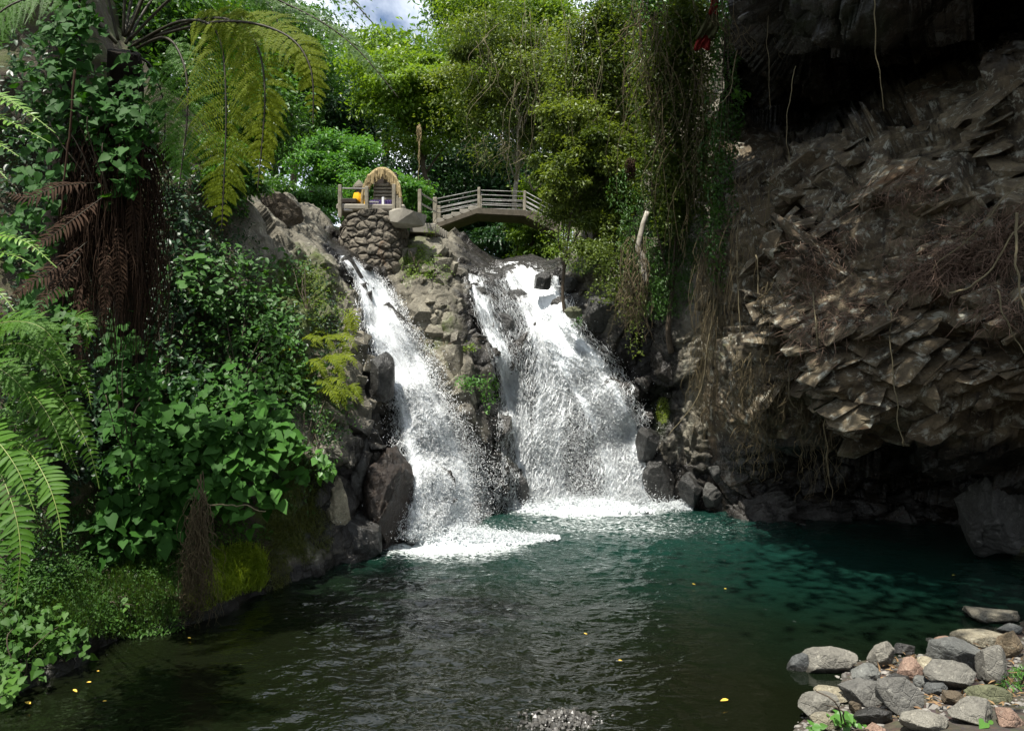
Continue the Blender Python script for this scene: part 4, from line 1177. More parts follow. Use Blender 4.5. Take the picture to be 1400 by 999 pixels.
# stone guardian with pointed cap, wrapped in yellow cloth
stt = empty('statue', [sp(488, 283)[0], 18.0, sp(0, 283, 18.0)[2]], 'small stone statue with pointed cap wrapped in bright yellow cloth', 'statue')
b0 = np.array([sp(488.5, 0)[0], 18.0, sp(0, 283, 18.0)[2]])
def lathe(prof, sides=16, sq=0.0):
    p = np.asarray(prof, float); a = np.arange(sides) * 2 * math.pi / sides
    V = np.stack([p[:, 0][:, None] * np.cos(a), p[:, 0][:, None] * np.sin(a), p[:, 1][:, None] + 0 * a], -1)
    i = np.arange(len(p) * sides).reshape(len(p), sides)
    return V.reshape(-1, 3), np.stack([i[:-1], np.roll(i, -1, 1)[:-1], np.roll(i, -1, 1)[1:], i[1:]], -1).reshape(-1, 4)
V, F = lathe([(0.001, 0), (0.15, 0), (0.15, .06), (.10, .1), (.10, .34), (.055, .40), (.055, .44), (.09, .45), (.001, .47)]); mk('body', V + b0, F, M['masonry'], stt)
V, F = lathe([(0.001, .42), (.15, .43), (.16, .46), (.12, .54), (.05, .62), (.015, .66), (.001, .67)]); mk('cap', V + b0, F, M['pale_stone'], stt)
V, F = lathe([(.115, .33), (.135, .28), (.15, .18), (.165, .10), (.16, .095)], 24)
V[:, :2] *= (1 + 0.10 * np.sin(np.arctan2(V[:, 1], V[:, 0]) * 7))[:, None]; mk('cloth_wrap', V + b0, F, M['yellow'], stt)
V, F = lathe([(0.04, .20), (.085, .17), (.10, .06), (.11, -.02), (.10, -.03)], 20)
V[:, :2] *= (1 + 0.12 * np.sin(np.arctan2(V[:, 1], V[:, 0]) * 5))[:, None]; mk('cloth_tail', V + b0 + [0.15, -.10, -.02], F, M['yellow'], stt)

# dark table with white box before it
tb = empty('altar_table', [sp(479, 285)[0], 17.7, sp(0, 288)[2]], 'low dark wooden table beside the yellow wrapped statue', 'table')
b1 = np.array([sp(478.5, 0)[0], 17.7, sp(0, 288)[2]])
mb = MB(); add_box(mb, b1 + [0, 0, .19], (.42, .3, .10), 0, .012); mb.build('table_top', M['darkwood'], tb, False)
for dx in (-.18, .18):
    for dy in (-.12, .12):
        mb = MB(); add_box(mb, b1 + [dx, dy, .07], (.035, .035, .14), 0, .005); mb.build('leg', M['darkwood'], tb, False)
mb = MB(); add_box(mb, [sp(481, 0)[0], 17.42, sp(0, 285.5, 17.42)[2]], (.22, .16, .11), .1, .02); add_box(mb, [sp(481, 0)[0], 17.42, sp(0, 285.5, 17.42)[2] + .062], (.235, .175, .02), .1, .006)
o = mb.build('offering_box', M['white'], None, False); tag(o, 'small white lidded box on the wall top before the dark table', 'box')

# fence posts with a rail in front of the shrine
fn = empty('fence', [sp(480, 290)[0], 17.3, sp(0, 292, 17.3)[2]], 'short concrete post fence with thin rail left of the shrine', 'fence')
for (a, t0, t1) in ((465, 253, 298), (501.5, 255, 286)):
    mb = MB(); beam(mb, at(a, t1, 17.3), at(a, t0, 17.3), .085, .085, .012); mb.build('post', M['post'], fn, False)
for yy in (257.5, 276):
    mb = MB(); beam(mb, at(465 if yy < 260 else 501, yy, 17.3), at(501.5 if yy < 260 else 518, yy + .5, 17.3), .025, .03, .004); mb.build('rail', M['rail'], fn, False)
fp = empty('fence', [sp(541, 289)[0], 17.3, sp(0, 291, 17.3)[2]], 'cluster of short weathered posts at the right side of the shrine', 'fence')
for (a, t0, t1, w_) in ((538.5, 252, 288, .08), (543.5, 268, 288, .05), (547, 270.5, 288, .07)):
    mb = MB(); beam(mb, at(a, t1, 17.3), at(a, t0, 17.3), w_, w_, .01); mb.build('post', M['post'], fp, False)

# stair rail from the shrine down to the bridge
hr = empty('handrail', at(574, 290, 17.4), 'concrete post with two thin sloping rails leading down to the footbridge', 'handrail')
mb = MB(); beam(mb, at(574, 292, 17.4), at(574, 259, 17.4), .085, .085, .012); mb.build('post', M['post'], hr, False)
for (y0, y1) in ((264, 277), (278, 290)):
    mb = MB(); beam(mb, at(575, y0, 17.4), at(596, y1, 21.6), .03, .035, .004); mb.build('rail', M['rail'], hr, False)
mb = MB()
for k in range(7):
    t = k / 7; p = at(572 + 26 * t, 290 + 17 * t, 17.5 + 4.3 * t); add_box(mb, p + [0.05, .5, -.34], (.62, .66, .22), .1, .01)
o = mb.build('stairs', M['concrete'], None, False); tag(o, 'worn concrete steps going down from the shrine to the footbridge', 'stairs')

# footbridge
DB = 22.6
br = empty('footbridge', at(680, 318, DB), 'small arched concrete footbridge with thin metal rails above the falls', 'footbridge')
wB = 0.62
def bp_(px_, py_, dd=0.0): return at(px_, py_, DB) + [0, dd, 0]
prof_t = [(596, 312), (655, 290), (718, 293), (766, 318)]
mb = MB()
tops = np.array([at(a, b, DB) for a, b in prof_t]); bots = np.array([at(a, b, DB) for a, b in [(602, 315.5), (653, 297.3), (716, 300.5), (762, 323.5)]])
Vb = np.concatenate([tops - [0, wB, 0], bots - [0, wB, 0], bots + [0, wB, 0], tops + [0, wB, 0]]); n4 = 4
F = []
for r_ in range(4):
    for k in range(3):
        a0 = r_ * 4 + k; b0_ = ((r_ + 1) % 4) * 4 + k; F.append([a0, a0 + 1, b0_ + 1, b0_])
F += [[0, 4, 8, 12], [3, 15, 11, 7]]
mb.add(Vb, F); mb.build('deck', M['concrete_dark'], br, False)
for k in range(5):
    t = (k + .5) / 5; p = bp_(598 + 56 * t, 310.5 - 20 * t); mb = MB(); add_box(mb, p + [0, 0, .045], (.30, wB * 2 - .02, .13), 0, .01); mb.build('step', M['concrete'], br, False)
for k in range(3):
    t = (k + .6) / 4; p = bp_(720 + 46 * t, 294 + 24 * t); mb = MB(); add_box(mb, p + [0, 0, .02], (.30, wB * 2 - .02, .12), 0, .01); mb.build('step', M['concrete_dark'], br, False)
rows = [(278.0, 266.3, 268.3, 281), (283.3, 272.2, 274.5, 287), (291.3, 279.6, 281.4, 294), (297, 285.5, 288, 300)]
for s_ in (-1, 1):
    dd = s_ * (wB - .05)
    for (a, t0, t1, w_) in ((597.5, 276, 312, .12), (656, 262.5, 293, .085), (717, 267, 295, .075), (764, 290, 318, .075)):
        mb = MB(); beam(mb, bp_(a, t1, dd), bp_(a, t0, dd), w_, w_, .012); mb.build('post', M['post'], br, False)
    for (y0, y1, y2, y3) in rows:
        for (xa, ya, xb, yb) in ((598, y0, 655, y1), (657, y1, 716, y2), (718, y2, 763, y3 + 12)):
            mb = MB(); p0, p1 = bp_(xa, ya, dd), bp_(xb, yb, dd)
            V, F, T = tube(np.stack([p0, p1]), .013, 6); mb.add(V, F); mb.t.append(T); mb.build('rail', M['rail'], br)
# ================================================================== plants
M['bark'] = simple_mat('bark', (0.09, 0.07, 0.05), (0.045, 0.036, 0.026), 9, 0.9, 0.2, 0.6)
M['bark_pale'] = simple_mat('pale_bark', (0.42, 0.39, 0.33), (0.14, 0.12, 0.09), 5, 0.9, 0.2, 0.5)
M['bark_dark'] = simple_mat('fern_trunk', (0.022, 0.018, 0.014), (0.012, 0.010, 0.008), 14, 0.95, 0.1, 0.8)
M['stalk'] = simple_mat('fern_stalk', (0.035, 0.030, 0.014), (0.02, 0.016, 0.009), 9, 0.6, 0.3, 0.1)
M['green_stalk'] = simple_mat('green_stalk', (0.20, 0.24, 0.06), (0.12, 0.15, 0.04), 9, 0.5, 0.4, 0.1)
M['root'] = simple_mat('hanging_root', (0.12, 0.095, 0.052), (0.05, 0.04, 0.022), 7, 0.9, 0.2, 0.3, tint=True)
M['root_pale'] = simple_mat('pale_vine', (0.21, 0.18, 0.11), (0.10, 0.085, 0.05), 7, 0.85, 0.2, 0.3, tint=True)
M['deadfrond'] = simple_mat('dead_frond', (0.062, 0.036, 0.022), (0.024, 0.015, 0.011), 9, 0.9, 0.1, 0.2, 0.15, tint=True)
M['twig'] = simple_mat('dry_twig', (0.22, 0.155, 0.115), (0.10, 0.065, 0.05), 9, 0.9, 0.1, 0.2, tint=True)
M['litter'] = simple_mat('leaf_litter', (0.30, 0.20, 0.10), (0.10, 0.055, 0.03), 9, 0.8, 0.2, 0.2, tint=True)
M['yellowleaf'] = simple_mat('yellow_leaf', (0.62, 0.42, 0.06), (0.5, 0.3, 0.05), 14, 0.5, 0.4, 0.1)
LM = lambda n, a, b, **k: M.__setitem__(n, leaf_mat(n, a, b, **k))
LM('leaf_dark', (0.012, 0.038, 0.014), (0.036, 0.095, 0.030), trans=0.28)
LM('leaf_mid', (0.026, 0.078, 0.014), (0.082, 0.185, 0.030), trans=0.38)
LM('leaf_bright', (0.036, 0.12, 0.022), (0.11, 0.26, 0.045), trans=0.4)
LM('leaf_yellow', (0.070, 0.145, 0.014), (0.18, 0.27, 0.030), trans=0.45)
LM('leaf_olive', (0.055, 0.092, 0.016), (0.155, 0.205, 0.038), trans=0.42)
LM('leaf_heart', (0.016, 0.062, 0.009), (0.054, 0.15, 0.022), trans=0.3, rough=0.6, spec=0.14)
LM('leaf_gloss', (0.018, 0.066, 0.010), (0.060, 0.150, 0.024), trans=0.28, rough=0.5, spec=0.25)
LM('leaf_herb', (0.020, 0.066, 0.010), (0.066, 0.150, 0.020), trans=0.32, rough=.55, spec=.2)
LM('fern_green', (0.026, 0.088, 0.005), (0.080, 0.185, 0.012), trans=0.35, rough=.55, spec=.2)
LM('fern_bright', (0.07, 0.19, 0.010), (0.15, 0.30, 0.022), trans=0.42)
LM('fern_olive', (0.075, 0.115, 0.006), (0.18, 0.225, 0.012), trans=0.5, rough=.6, spec=.12)
LM('fern_pale', (0.050, 0.11, 0.03), (0.12, 0.20, 0.055), trans=0.4)
LM('grass_lit', (0.12, 0.20, 0.018), (0.30, 0.38, 0.045), trans=0.42)  # yellow green blades, lightened further to look sunlit on the tussock
LM('grass_dark', (0.020, 0.050, 0.010), (0.055, 0.10, 0.018), trans=0.3)  # darker grass copy, shade put into the colour
LM('moss_hang', (0.045, 0.060, 0.010), (0.12, 0.13, 0.022), trans=0.3)

LEAF = (np.array([[0, 0, 0], [.45, .22, .06], [1, 0, -.05], [.45, -.22, .06]]), np.array([[0, 3, 2], [0, 2, 1]]))
LONG = (np.array([[0, 0, 0], [.4, .12, .04], [1, 0, -.12], [.4, -.12, .04]]), np.array([[0, 3, 2], [0, 2, 1]]))
_hp = [(.06, 0, 0), (-.07, .20, .05), (.08, .37, .07), (.34, .40, .05), (.66, .22, .0), (1.0, 0, -.14)]
HEART = (np.array(_hp + [(x, -y, z) for x, y, z in _hp[1:5]] + [(.38, 0, -.02), (.68, 0, -.06)]),
         np.array([[0, 2, 1], [0, 10, 2], [10, 3, 2], [10, 11, 3], [11, 4, 3], [11, 5, 4], [0, 6, 7], [0, 7, 10], [10, 7, 8], [10, 8, 11], [11, 8, 9], [11, 9, 5]]))
_a = np.linspace(-2.6, 2.6, 29); _r = 0.55 + 0.45 * np.abs(np.cos(_a * 1.73 / 1.0)) ** 1.5
PALM = (np.concatenate([[[0, 0, 0]], np.stack([_r * np.cos(_a), _r * np.sin(_a), -0.12 * _r ** 2], -1)]), np.array([[0, k, k + 1] for k in range(1, 29)]))
OVAL = (np.array([[0, 0, 0], [.25, .2, .04], [.6, .21, .03], [1, 0, -.1], [.6, -.21, .03], [.25, -.2, .04], [.3, 0, -.01], [.65, 0, -.04]]),
        np.array([[0, 6, 1], [6, 2, 1], [6, 7, 2], [7, 3, 2], [0, 5, 6], [5, 4, 6], [6, 4, 7], [4, 3, 7]]))


def put(mb, tm, P, Nn, Tn, size, tint):
    """place a copy of a leaf at every P, its face along Nn, its tip along Tn"""
    P = np.asarray(P, float); n = len(P)
    Z = unit(Nn); X = unit(Tn - (Tn * Z).sum(-1, keepdims=True) * Z); Y = np.cross(Z, X)
    V = np.asarray(tm[0]) * 1.0
    size = np.broadcast_to(np.asarray(size, float), (n,))
    W_ = P[:, None] + size[:, None, None] * (V[None, :, :1] * X[:, None] + V[None, :, 1:2] * Y[:, None] + V[None, :, 2:] * Z[:, None])
    F_ = (np.arange(n)[:, None, None] * len(V) + tm[1][None]).reshape(-1, 3)
    mb.add(W_.reshape(-1, 3), F_, np.repeat(np.broadcast_to(tint, (n,)), len(V)))


def foliage(mb, P, N0, size, tm=LEAF, up=0.7, out=0.6, spread=0.7, droop=0.5, tint=None, toward=None):
    n = len(P)
    Nn = unit(N0 * out + np.array([0, 0, up]) + rng.normal(0, spread, (n, 3)) + (0 if toward is None else np.asarray(toward)))
    Tn = N0 * 0.6 + rng.normal(0, 0.7, (n, 3)) - np.array([0, 0, droop])
    s = rng.uniform(0.45, 1.25, n) * size
    put(mb, tm, P, Nn, Tn, s, rng.beta(2, 2, n) if tint is None else np.clip(tint + rng.normal(0, .15, n), 0, 1))


def blob_points(c, r, n, inner=0.5, front=0.35):
    """points in the outer part of an ellipsoid, somewhat more towards the viewer and the top"""
    d = unit(rng.normal(size=(int(n * 1.6) + 8, 3)))
    keep = rng.random(len(d)) < np.clip(0.65 + front * (-d[:, 1]) + 0.2 * d[:, 2], 0.1, 1)
    d = d[keep][:n]
    rr = rng.uniform(inner * .6, 1.0, len(d)) ** 0.6 * (1 + .28 * rng.exponential(.5, len(d)))
    lump = 1 + 0.6 * fbm(d * 2.6 + np.asarray(c) * 1.3, 3, 5)
    return np.asarray(c) + d * (rr * lump)[:, None] * np.asarray(r), d


def crown_mesh(mb, c, r, nb, nl, leaf, brad=(0.28, 0.45), flat=0.75, tm=LEAF, tints=(0.2, 0.8), **kw):
    """a crown of nb leafy clumps; returns the clump centres for the limbs"""
    c = np.asarray(c, float); r = np.asarray(r, float)
    cs = []
    for k in range(nb):
        d = unit(rng.normal(size=3)); q = c + d * r * rng.uniform(0.25, 0.78) ** 0.8
        b = r * (rng.uniform(brad[0] * .6, brad[1] * 1.1)) * np.array([rng.uniform(.8, 1.35), 1, flat * rng.uniform(.6, 1.2)]); cs.append(q)
        m = int(nl / nb * rng.uniform(0.7, 1.3))
        P, dn = blob_points(q, b, m)
        foliage(mb, P, dn, leaf, tm, tint=rng.uniform(*tints), **kw)
    return np.array(cs)


def tree(name, label, c, r, nb, nl, leaf, mat, base=None, trad=0.16, cat='tree', group=None, bark='bark', limbs=9, **kw):
    c = np.asarray(c, float)
    base = np.array([c[0] + rng.normal(0, .3), c[1] + .3, c[2] - r[2] * 1.6]) if base is None else np.asarray(base, float)
    root = empty(name, base, label, cat, group)
    mb = MB(); cs = crown_mesh(mb, c, r, nb, nl, leaf, **kw)
    mb.build('crown', M[mat], root)
    tb_ = MB()
    mid = base * .45 + c * .55 + rng.normal(0, .25, 3)
    trunk = bent([base, base * .7 + mid * .3 + rng.normal(0, .12, 3), mid, c + [0, 0, r[2] * .2]], 14)
    add_tube(tb_, trunk, np.linspace(trad, trad * .35, 14), 8)
    for q in cs[:limbs]:
        s0 = trunk[rng.integers(6, 12)]
        add_tube(tb_, bent([s0, (s0 + q) / 2 + rng.normal(0, .2, 3) + [0, 0, .2], q], 8), np.linspace(trad * .38, trad * .08, 8), 5)
    tb_.build('trunk', M[bark], root)
    return root


def R(px, py, D, hw, hh, rd):
    """centre and radii of a crown from its extent in the photo"""
    k = D / FPX
    return at(px, py, D), np.array([hw * k, rd, hh * k])

TG = 'trees and bushes behind the falls'
def T(name, label, px, py, D, hw, hh, rd, nb, nl, leaf, mat, **kw):
    c, r = R(px, py, D, hw, hh, rd)
    gzb = c[2] - r[2] * 1.3 - 0.5
    return tree(name, label, c, r, nb, nl, leaf, mat, base=[c[0] + r[0] * rng.uniform(-.2, .2), c[1] + rd * .3, gzb], group=TG, **kw)

# far to near
FG = 'wooded slope far behind the falls'
for (lab, px_, py_, hw, hh, mt, tn) in (
    ('far dark tree low in the gully behind the footbridge', 650, 270, 190, 90, 'leaf_dark', (.2, .6)),
    ('far green tree at the left end of the wooded slope', 380, 120, 110, 150, 'leaf_mid', (.2, .7)),
    ('far tree under the sky gap with a level yellowish top', 520, 130, 110, 85, 'leaf_yellow', (.0, .5)),
    ('far tall green tree just right of the sky gap', 680, 90, 130, 120, 'leaf_mid', (.3, .9)),
    ('far tall green tree behind the vine clad trees', 860, 90, 140, 200, 'leaf_mid', (.1, .6)),
    ('far dark tree behind the dark leafy tree at the cliff', 960, 60, 90, 220, 'leaf_dark', (.1, .6))):
    c, r = R(px_, py_, 46, hw, hh, 4)
    tree('tree', lab, c, r, 40, 26000, .36, mt, base=[c[0], c[1] + 1, c[2] - r[2] * 1.3], group=FG, tints=tn, trad=.3)
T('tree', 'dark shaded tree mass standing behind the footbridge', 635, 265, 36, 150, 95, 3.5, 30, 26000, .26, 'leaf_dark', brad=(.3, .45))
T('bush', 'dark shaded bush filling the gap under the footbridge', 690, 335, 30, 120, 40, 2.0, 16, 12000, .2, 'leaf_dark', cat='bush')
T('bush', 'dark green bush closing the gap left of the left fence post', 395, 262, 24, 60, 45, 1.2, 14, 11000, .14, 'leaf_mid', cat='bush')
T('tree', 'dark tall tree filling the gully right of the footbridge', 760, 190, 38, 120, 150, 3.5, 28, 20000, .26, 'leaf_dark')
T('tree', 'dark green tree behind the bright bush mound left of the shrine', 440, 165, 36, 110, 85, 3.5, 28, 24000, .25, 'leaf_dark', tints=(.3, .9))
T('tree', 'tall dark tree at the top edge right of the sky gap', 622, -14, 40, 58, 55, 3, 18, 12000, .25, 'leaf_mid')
T('tree', 'mid green tree rising behind the tree fern at the upper left', 385, 80, 30, 70, 120, 3, 24, 20000, .22, 'leaf_mid', tints=(.3, .9))
T('tree', 'yellow green tree with flat spreading tiers above the shrine', 590, 130, 30, 122, 86, 3, 44, 40000, .19, 'leaf_yellow', flat=.42, brad=(.22, .42), limbs=14, up=1.0)
T('tree', 'pale green leafy tree at the top centre right of the sky gap', 700, 40, 33, 110, 80, 3, 28, 26000, .20, 'leaf_yellow', tints=(.2, .7))
T('bush', 'bright green rounded bush mound climbing behind the shrine', 455, 225, 27, 80, 54, 1.8, 26, 24000, .16, 'leaf_bright', flat=.9, brad=(.22, .36), cat='bush')
T('bush', 'bright green bush directly behind the thatched shrine', 540, 268, 24, 80, 46, 1.4, 24, 22000, .14, 'leaf_bright', flat=.9, brad=(.22, .36), cat='bush')
T('bush', 'low light green bush beside the left fence post', 425, 284, 21, 50, 30, 1.0, 14, 10000, .11, 'leaf_bright', flat=.9, cat='bush')
T('bush', 'sunny yellow green bush right of the footbridge', 745, 285, 26.5, 60, 55, 1.5, 20, 16000, .16, 'leaf_yellow', flat=.8, cat='bush')
T('bush', 'light green bush hanging below the right end of the footbridge', 730, 335, 24.5, 40, 30, 1.0, 12, 9000, .13, 'leaf_yellow', cat='bush', tints=(.3, .7))
T('tree', 'olive tree of fine tangled leaves and bare twigs over the footbridge', 700, 118, 24, 112, 118, 2.2, 54, 52000, .125, 'leaf_olive', brad=(.18, .34), limbs=30, trad=.10, bark='bark_pale', tints=(.0, .9))
T('tree', 'vine clad tree with small olive leaves right of the footbridge', 815, 150, 17.6, 92, 190, 1.0, 60, 60000, .105, 'leaf_olive', brad=(.16, .30), limbs=20, tints=(.0, .7), trad=.08)
T('tree', 'dark leafy tree hanging down beside the right cliff', 925, 170, 15.6, 66, 215, .8, 44, 44000, .10, 'leaf_olive', brad=(.2, .34), tints=(.0, .55), limbs=12, trad=.07)
T('tree', 'small leaved slender tree in front of the vine clad one', 792, 240, 16.8, 92, 135, .8, 70, 34000, .10, 'leaf_olive', brad=(.1, .26), tints=(.0, .9), trad=.05, flat=.5)
T('tree', 'dim green trees behind the tree ferns at the upper left', 150, 60, 14.5, 220, 140, 1.5, 30, 30000, .15, 'leaf_mid', tints=(.1, .6))
T('tree', 'sunlit yellowish tree showing between the tree fern stalks', 150, 0, 17, 200, 110, 1.5, 24, 22000, .18, 'leaf_yellow')
T('tree', 'mid green tree filling the gap between the tree fern and the bush mound', 330, 150, 20, 90, 130, 1.5, 30, 24000, .15, 'leaf_mid', tints=(.3, 1))
T('bush', 'dark green climber draped on the left rock below the tree fern', 300, 250, 12.6, 62, 66, .7, 24, 14000, .10, 'leaf_mid', cat='bush', tints=(.2, .8))

# the tree that overhangs the right cliff and keeps it in shade; its fringe hangs into the view
cO = np.array([6.6, 8.2, 12.4])
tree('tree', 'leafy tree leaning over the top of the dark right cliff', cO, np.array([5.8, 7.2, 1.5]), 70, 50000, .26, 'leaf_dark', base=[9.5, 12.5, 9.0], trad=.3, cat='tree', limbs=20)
tree('tree', 'added slender tree above the view shading the left corner of the cliff', np.array([3.7, 12.5, 11.9]), np.array([1.9, 3.4, 1.0]), 32, 16000, .22, 'leaf_dark', base=[6.0, 14.5, 9.5], trad=.14, limbs=12)  # added for its shadow on the sunlit left corner of the cliff
# unseen wood behind the viewer; middle tree added to block front sky light
for (cx_, cy_, cz_, rx_, lab) in ((-9, -5, 7, 6, 'broad dark tree at the left edge of the clearing behind the viewer'), (8, -7, 7.5, 7, 'broad dark tree at the right edge of the clearing behind the viewer'), (-1, -10, 6.5, 6, 'added broad dark tree behind the viewer blocking the front sky')):
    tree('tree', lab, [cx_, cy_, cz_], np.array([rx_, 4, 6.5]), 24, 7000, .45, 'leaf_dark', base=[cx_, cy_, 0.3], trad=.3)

# ------------------------------------------------------------------ leafy plants on the banks and rocks
def spot(px, py, lift):
    """world points standing lift metres off the rock seen at (px, py), with the outward direction"""
    D = dep(px, py) - lift
    return at(px, py, D)

CAMDIR = np.array([0, -1.0, 0.25])

def mass(mb, areas, leaf, tm, lift=(0.05, 0.5), D=None, n_scale=1.0, tint=None, **kw):
    """leaves over photo ellipses (px, py, rx, ry, n[, tint]) hugging the rock there"""
    for a in areas:
        cx_, cy_, rx_, ry_, n = a[:5]; n = int(n * n_scale)
        th = rng.uniform(0, 2 * np.pi, n); rr = np.sqrt(rng.random(n)) * (1 + 0.22 * np.sin(th * 3 + cx_) + 0.14 * np.sin(th * 5 + cy_))
        X_ = cx_ + rx_ * rr * np.cos(th); Y_ = cy_ + ry_ * rr * np.sin(th)
        lf = rng.uniform(*lift, n)
        Dd = dep(X_, Y_) - lf if D is None else D + rng.uniform(-.25, .25, n) + 0.35 * rr
        P = at(X_, Y_, Dd)
        P[:, 2] = np.maximum(P[:, 2], 0.03)
        foliage(mb, P, np.tile(unit(CAMDIR + [0.15, 0, 0.1]), (n, 1)), leaf, tm, tint=(a[5] if len(a) > 5 else tint), **kw)


def stems(mb, pts, n, rad=.006, fan=.4):
    for k in range(n):
        p = np.asarray(pts, float); q = p + np.linspace(0, 1, len(p))[:, None] * rng.normal(0, fan, 3)
        add_tube(mb, bent(q, 10, .03, k), np.linspace(rad, rad * .5, 10), 4, rng.random())


def plant(name, label, cat, areas, leaf, tm, mat, root_px, stem_to, nst=6, group=None, leafname='foliage', **kw):
    b = spot(*root_px, 0.03) if len(root_px) == 2 else at(*root_px)
    e = empty(name, b, label, cat, group)
    mb = MB(); mass(mb, areas, leaf, tm, **kw); mb.build(leafname, M[mat], e)
    mb = MB()
    for (a_, b_) in stem_to:
        p1 = spot(a_, b_, .25) if kw.get('D') is None else at(a_, b_, kw['D'])
        stems(mb, [b, (b + p1) / 2 + [0, -.12, .1], p1], max(1, nst // len(stem_to)), .008, .15)
    mb.build('stem', M['bark'], e)
    return e

# left bank, from the waterline up and from the camera away
plant('shrub', 'large heart leaved shrub spilling over the middle of the left bank', 'shrub',
      [(300, 600, 95, 90, 340, .5), (345, 590, 65, 45, 150, .8), (330, 655, 75, 55, 170, .6), (250, 620, 70, 70, 150, .4), (390, 600, 32, 28, 60, .9)], .185, HEART, 'leaf_heart', (300, 720), [(300, 600), (350, 580), (260, 610), (390, 600)], 12,
      lift=(.25, .95), up=.75, out=.7, spread=.38, droop=.8)
plant('shrub', 'shaded heart leaved shrub behind the fern trunk on the left bank', 'shrub',
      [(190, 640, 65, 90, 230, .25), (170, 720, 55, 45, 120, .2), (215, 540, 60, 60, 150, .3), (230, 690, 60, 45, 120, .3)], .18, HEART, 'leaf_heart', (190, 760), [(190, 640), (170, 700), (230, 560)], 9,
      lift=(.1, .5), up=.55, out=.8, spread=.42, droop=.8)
plant('climbing_plant', 'glossy small leaved climber covering the rock edge above the heart leaved shrub', 'climbing plant',
      [(330, 400, 75, 75, 700, .5), (300, 470, 60, 70, 420, .4), (370, 480, 55, 45, 380, .75), (290, 540, 55, 30, 220, .5), (375, 420, 40, 70, 360, .6), (400, 520, 40, 30, 260, .9), (270, 380, 45, 60, 260, .35)], .125, OVAL, 'leaf_gloss', (330, 540), [(330, 420), (370, 470), (300, 480)], 12,
      lift=(.08, .55), up=.7, out=.6, spread=.5, droop=.6)
plant('climbing_plant', 'sunlit yellow green creeper at the top edge of the left rock', 'climbing plant',
      [(410, 370, 36, 18, 260, .6), (430, 395, 28, 40, 420, .7), (395, 395, 36, 26, 300, .5), (470, 415, 12, 22, 110, .7), (448, 440, 22, 30, 260, .4)], .065, LONG, 'leaf_yellow', (420, 430), [(410, 370), (440, 400)], 8,
      lift=(.03, .25), up=.8, spread=.6)
plant('climbing_plant', 'dark tangled creeper hanging in the shade below the sunlit ferns', 'climbing plant',
      [(420, 590, 50, 60, 620, .3), (440, 540, 45, 35, 380, .4), (400, 650, 40, 50, 300, .3), (465, 560, 26, 40, 220, .45), (385, 545, 40, 40, 260, .4)], .065, LEAF, 'leaf_mid', (420, 640), [(420, 560), (460, 550)], 10,
      lift=(.03, .3), up=.4, spread=.7, droop=1.0)
plant('climbing_plant', 'trailing stem with broad bright leaves dangling by the grey upright boulder', 'climbing plant',
      [(437, 622, 9, 12, 9, .7), (450, 638, 10, 10, 9, .8), (442, 650, 8, 8, 6, .7)], .15, HEART, 'leaf_bright', (428, 590), [(440, 630)], 2, lift=(.35, .55), up=.5, spread=.4, droop=.9)
plant('herb', 'plant with large pale lobed leaves high on the left bank', 'herb', [(273, 352, 7, 5, 2, .95), (256, 380, 10, 8, 3, .6), (300, 392, 12, 12, 2, .4)], .14, PALM, 'leaf_gloss', (280, 440), [(272, 355), (258, 385)], 4, lift=(.75, .9), up=.9, out=.9, spread=.15, droop=.5)
plant('herb', 'broad leaved herb at the lower left corner by the water', 'herb',
      [(35, 880, 50, 45, 130, .5), (75, 855, 40, 25, 70, .6), (10, 930, 22, 30, 60, .8), (100, 880, 30, 20, 50, .5), (20, 830, 40, 30, 60, .4)], .085, HEART, 'leaf_herb', (30, 930), [(40, 880), (80, 860), (15, 920)], 8, lift=(.05, .35), up=.8, out=.7, spread=.4)
plant('herb', 'pair of pale leaves standing out of the dark ground cover on the left bank', 'herb', [(178, 822, 12, 8, 6, .9)], .12, OVAL, 'leaf_herb', (172, 835), [(178, 822)], 3, lift=(.2, .3), up=.9, spread=.3)
plant('creeper', 'yellow green small leaved creeper between the fern fronds at the left edge', 'creeper',
      [(22, 575, 34, 32, 300, .75), (50, 500, 55, 45, 330, .45), (15, 470, 30, 50, 220, .5), (30, 640, 25, 30, 120, .6), (95, 450, 30, 30, 120, .35)], .055, HEART, 'leaf_herb', (20, 660), [(20, 570), (50, 500)], 6, D=5.9, up=.8, out=.7, spread=.45)
plant('climbing_plant', 'ivy with dark leaves climbing the tree fern trunk', 'climbing plant',
      [(150, 150, 60, 60, 260, .3), (165, 210, 40, 70, 200, .3), (95, 140, 50, 60, 200, .25), (100, 40, 45, 60, 240, .15), (60, 90, 50, 70, 200, .15), (190, 130, 30, 60, 120, .3), (60, 230, 45, 70, 170, .2), (40, 330, 40, 50, 130, .3), (65, 420, 40, 40, 130, .35)], .105, HEART, 'leaf_heart', (160, 300, 7.3), [(150, 160), (100, 150)], 6, D=7.0, up=.45, out=.9, spread=.4, droop=.9)
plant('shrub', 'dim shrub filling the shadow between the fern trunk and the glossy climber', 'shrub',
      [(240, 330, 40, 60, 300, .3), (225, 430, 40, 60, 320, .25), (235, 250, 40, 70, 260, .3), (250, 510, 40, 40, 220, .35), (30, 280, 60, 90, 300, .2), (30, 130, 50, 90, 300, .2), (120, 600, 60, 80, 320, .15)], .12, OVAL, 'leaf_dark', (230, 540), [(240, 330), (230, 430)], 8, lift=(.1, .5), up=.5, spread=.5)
plant('climbing_plant', 'dark leaved climber wrapping the foot of the tree fern trunk', 'climbing plant', [(180, 560, 42, 60, 210, .3), (170, 480, 34, 50, 120, .2), (195, 620, 40, 40, 120, .35)], .13, HEART, 'leaf_heart', (180, 640, 8.6), [(180, 560), (172, 490)], 5, D=8.3, up=.5, out=.8, spread=.42, droop=.9)
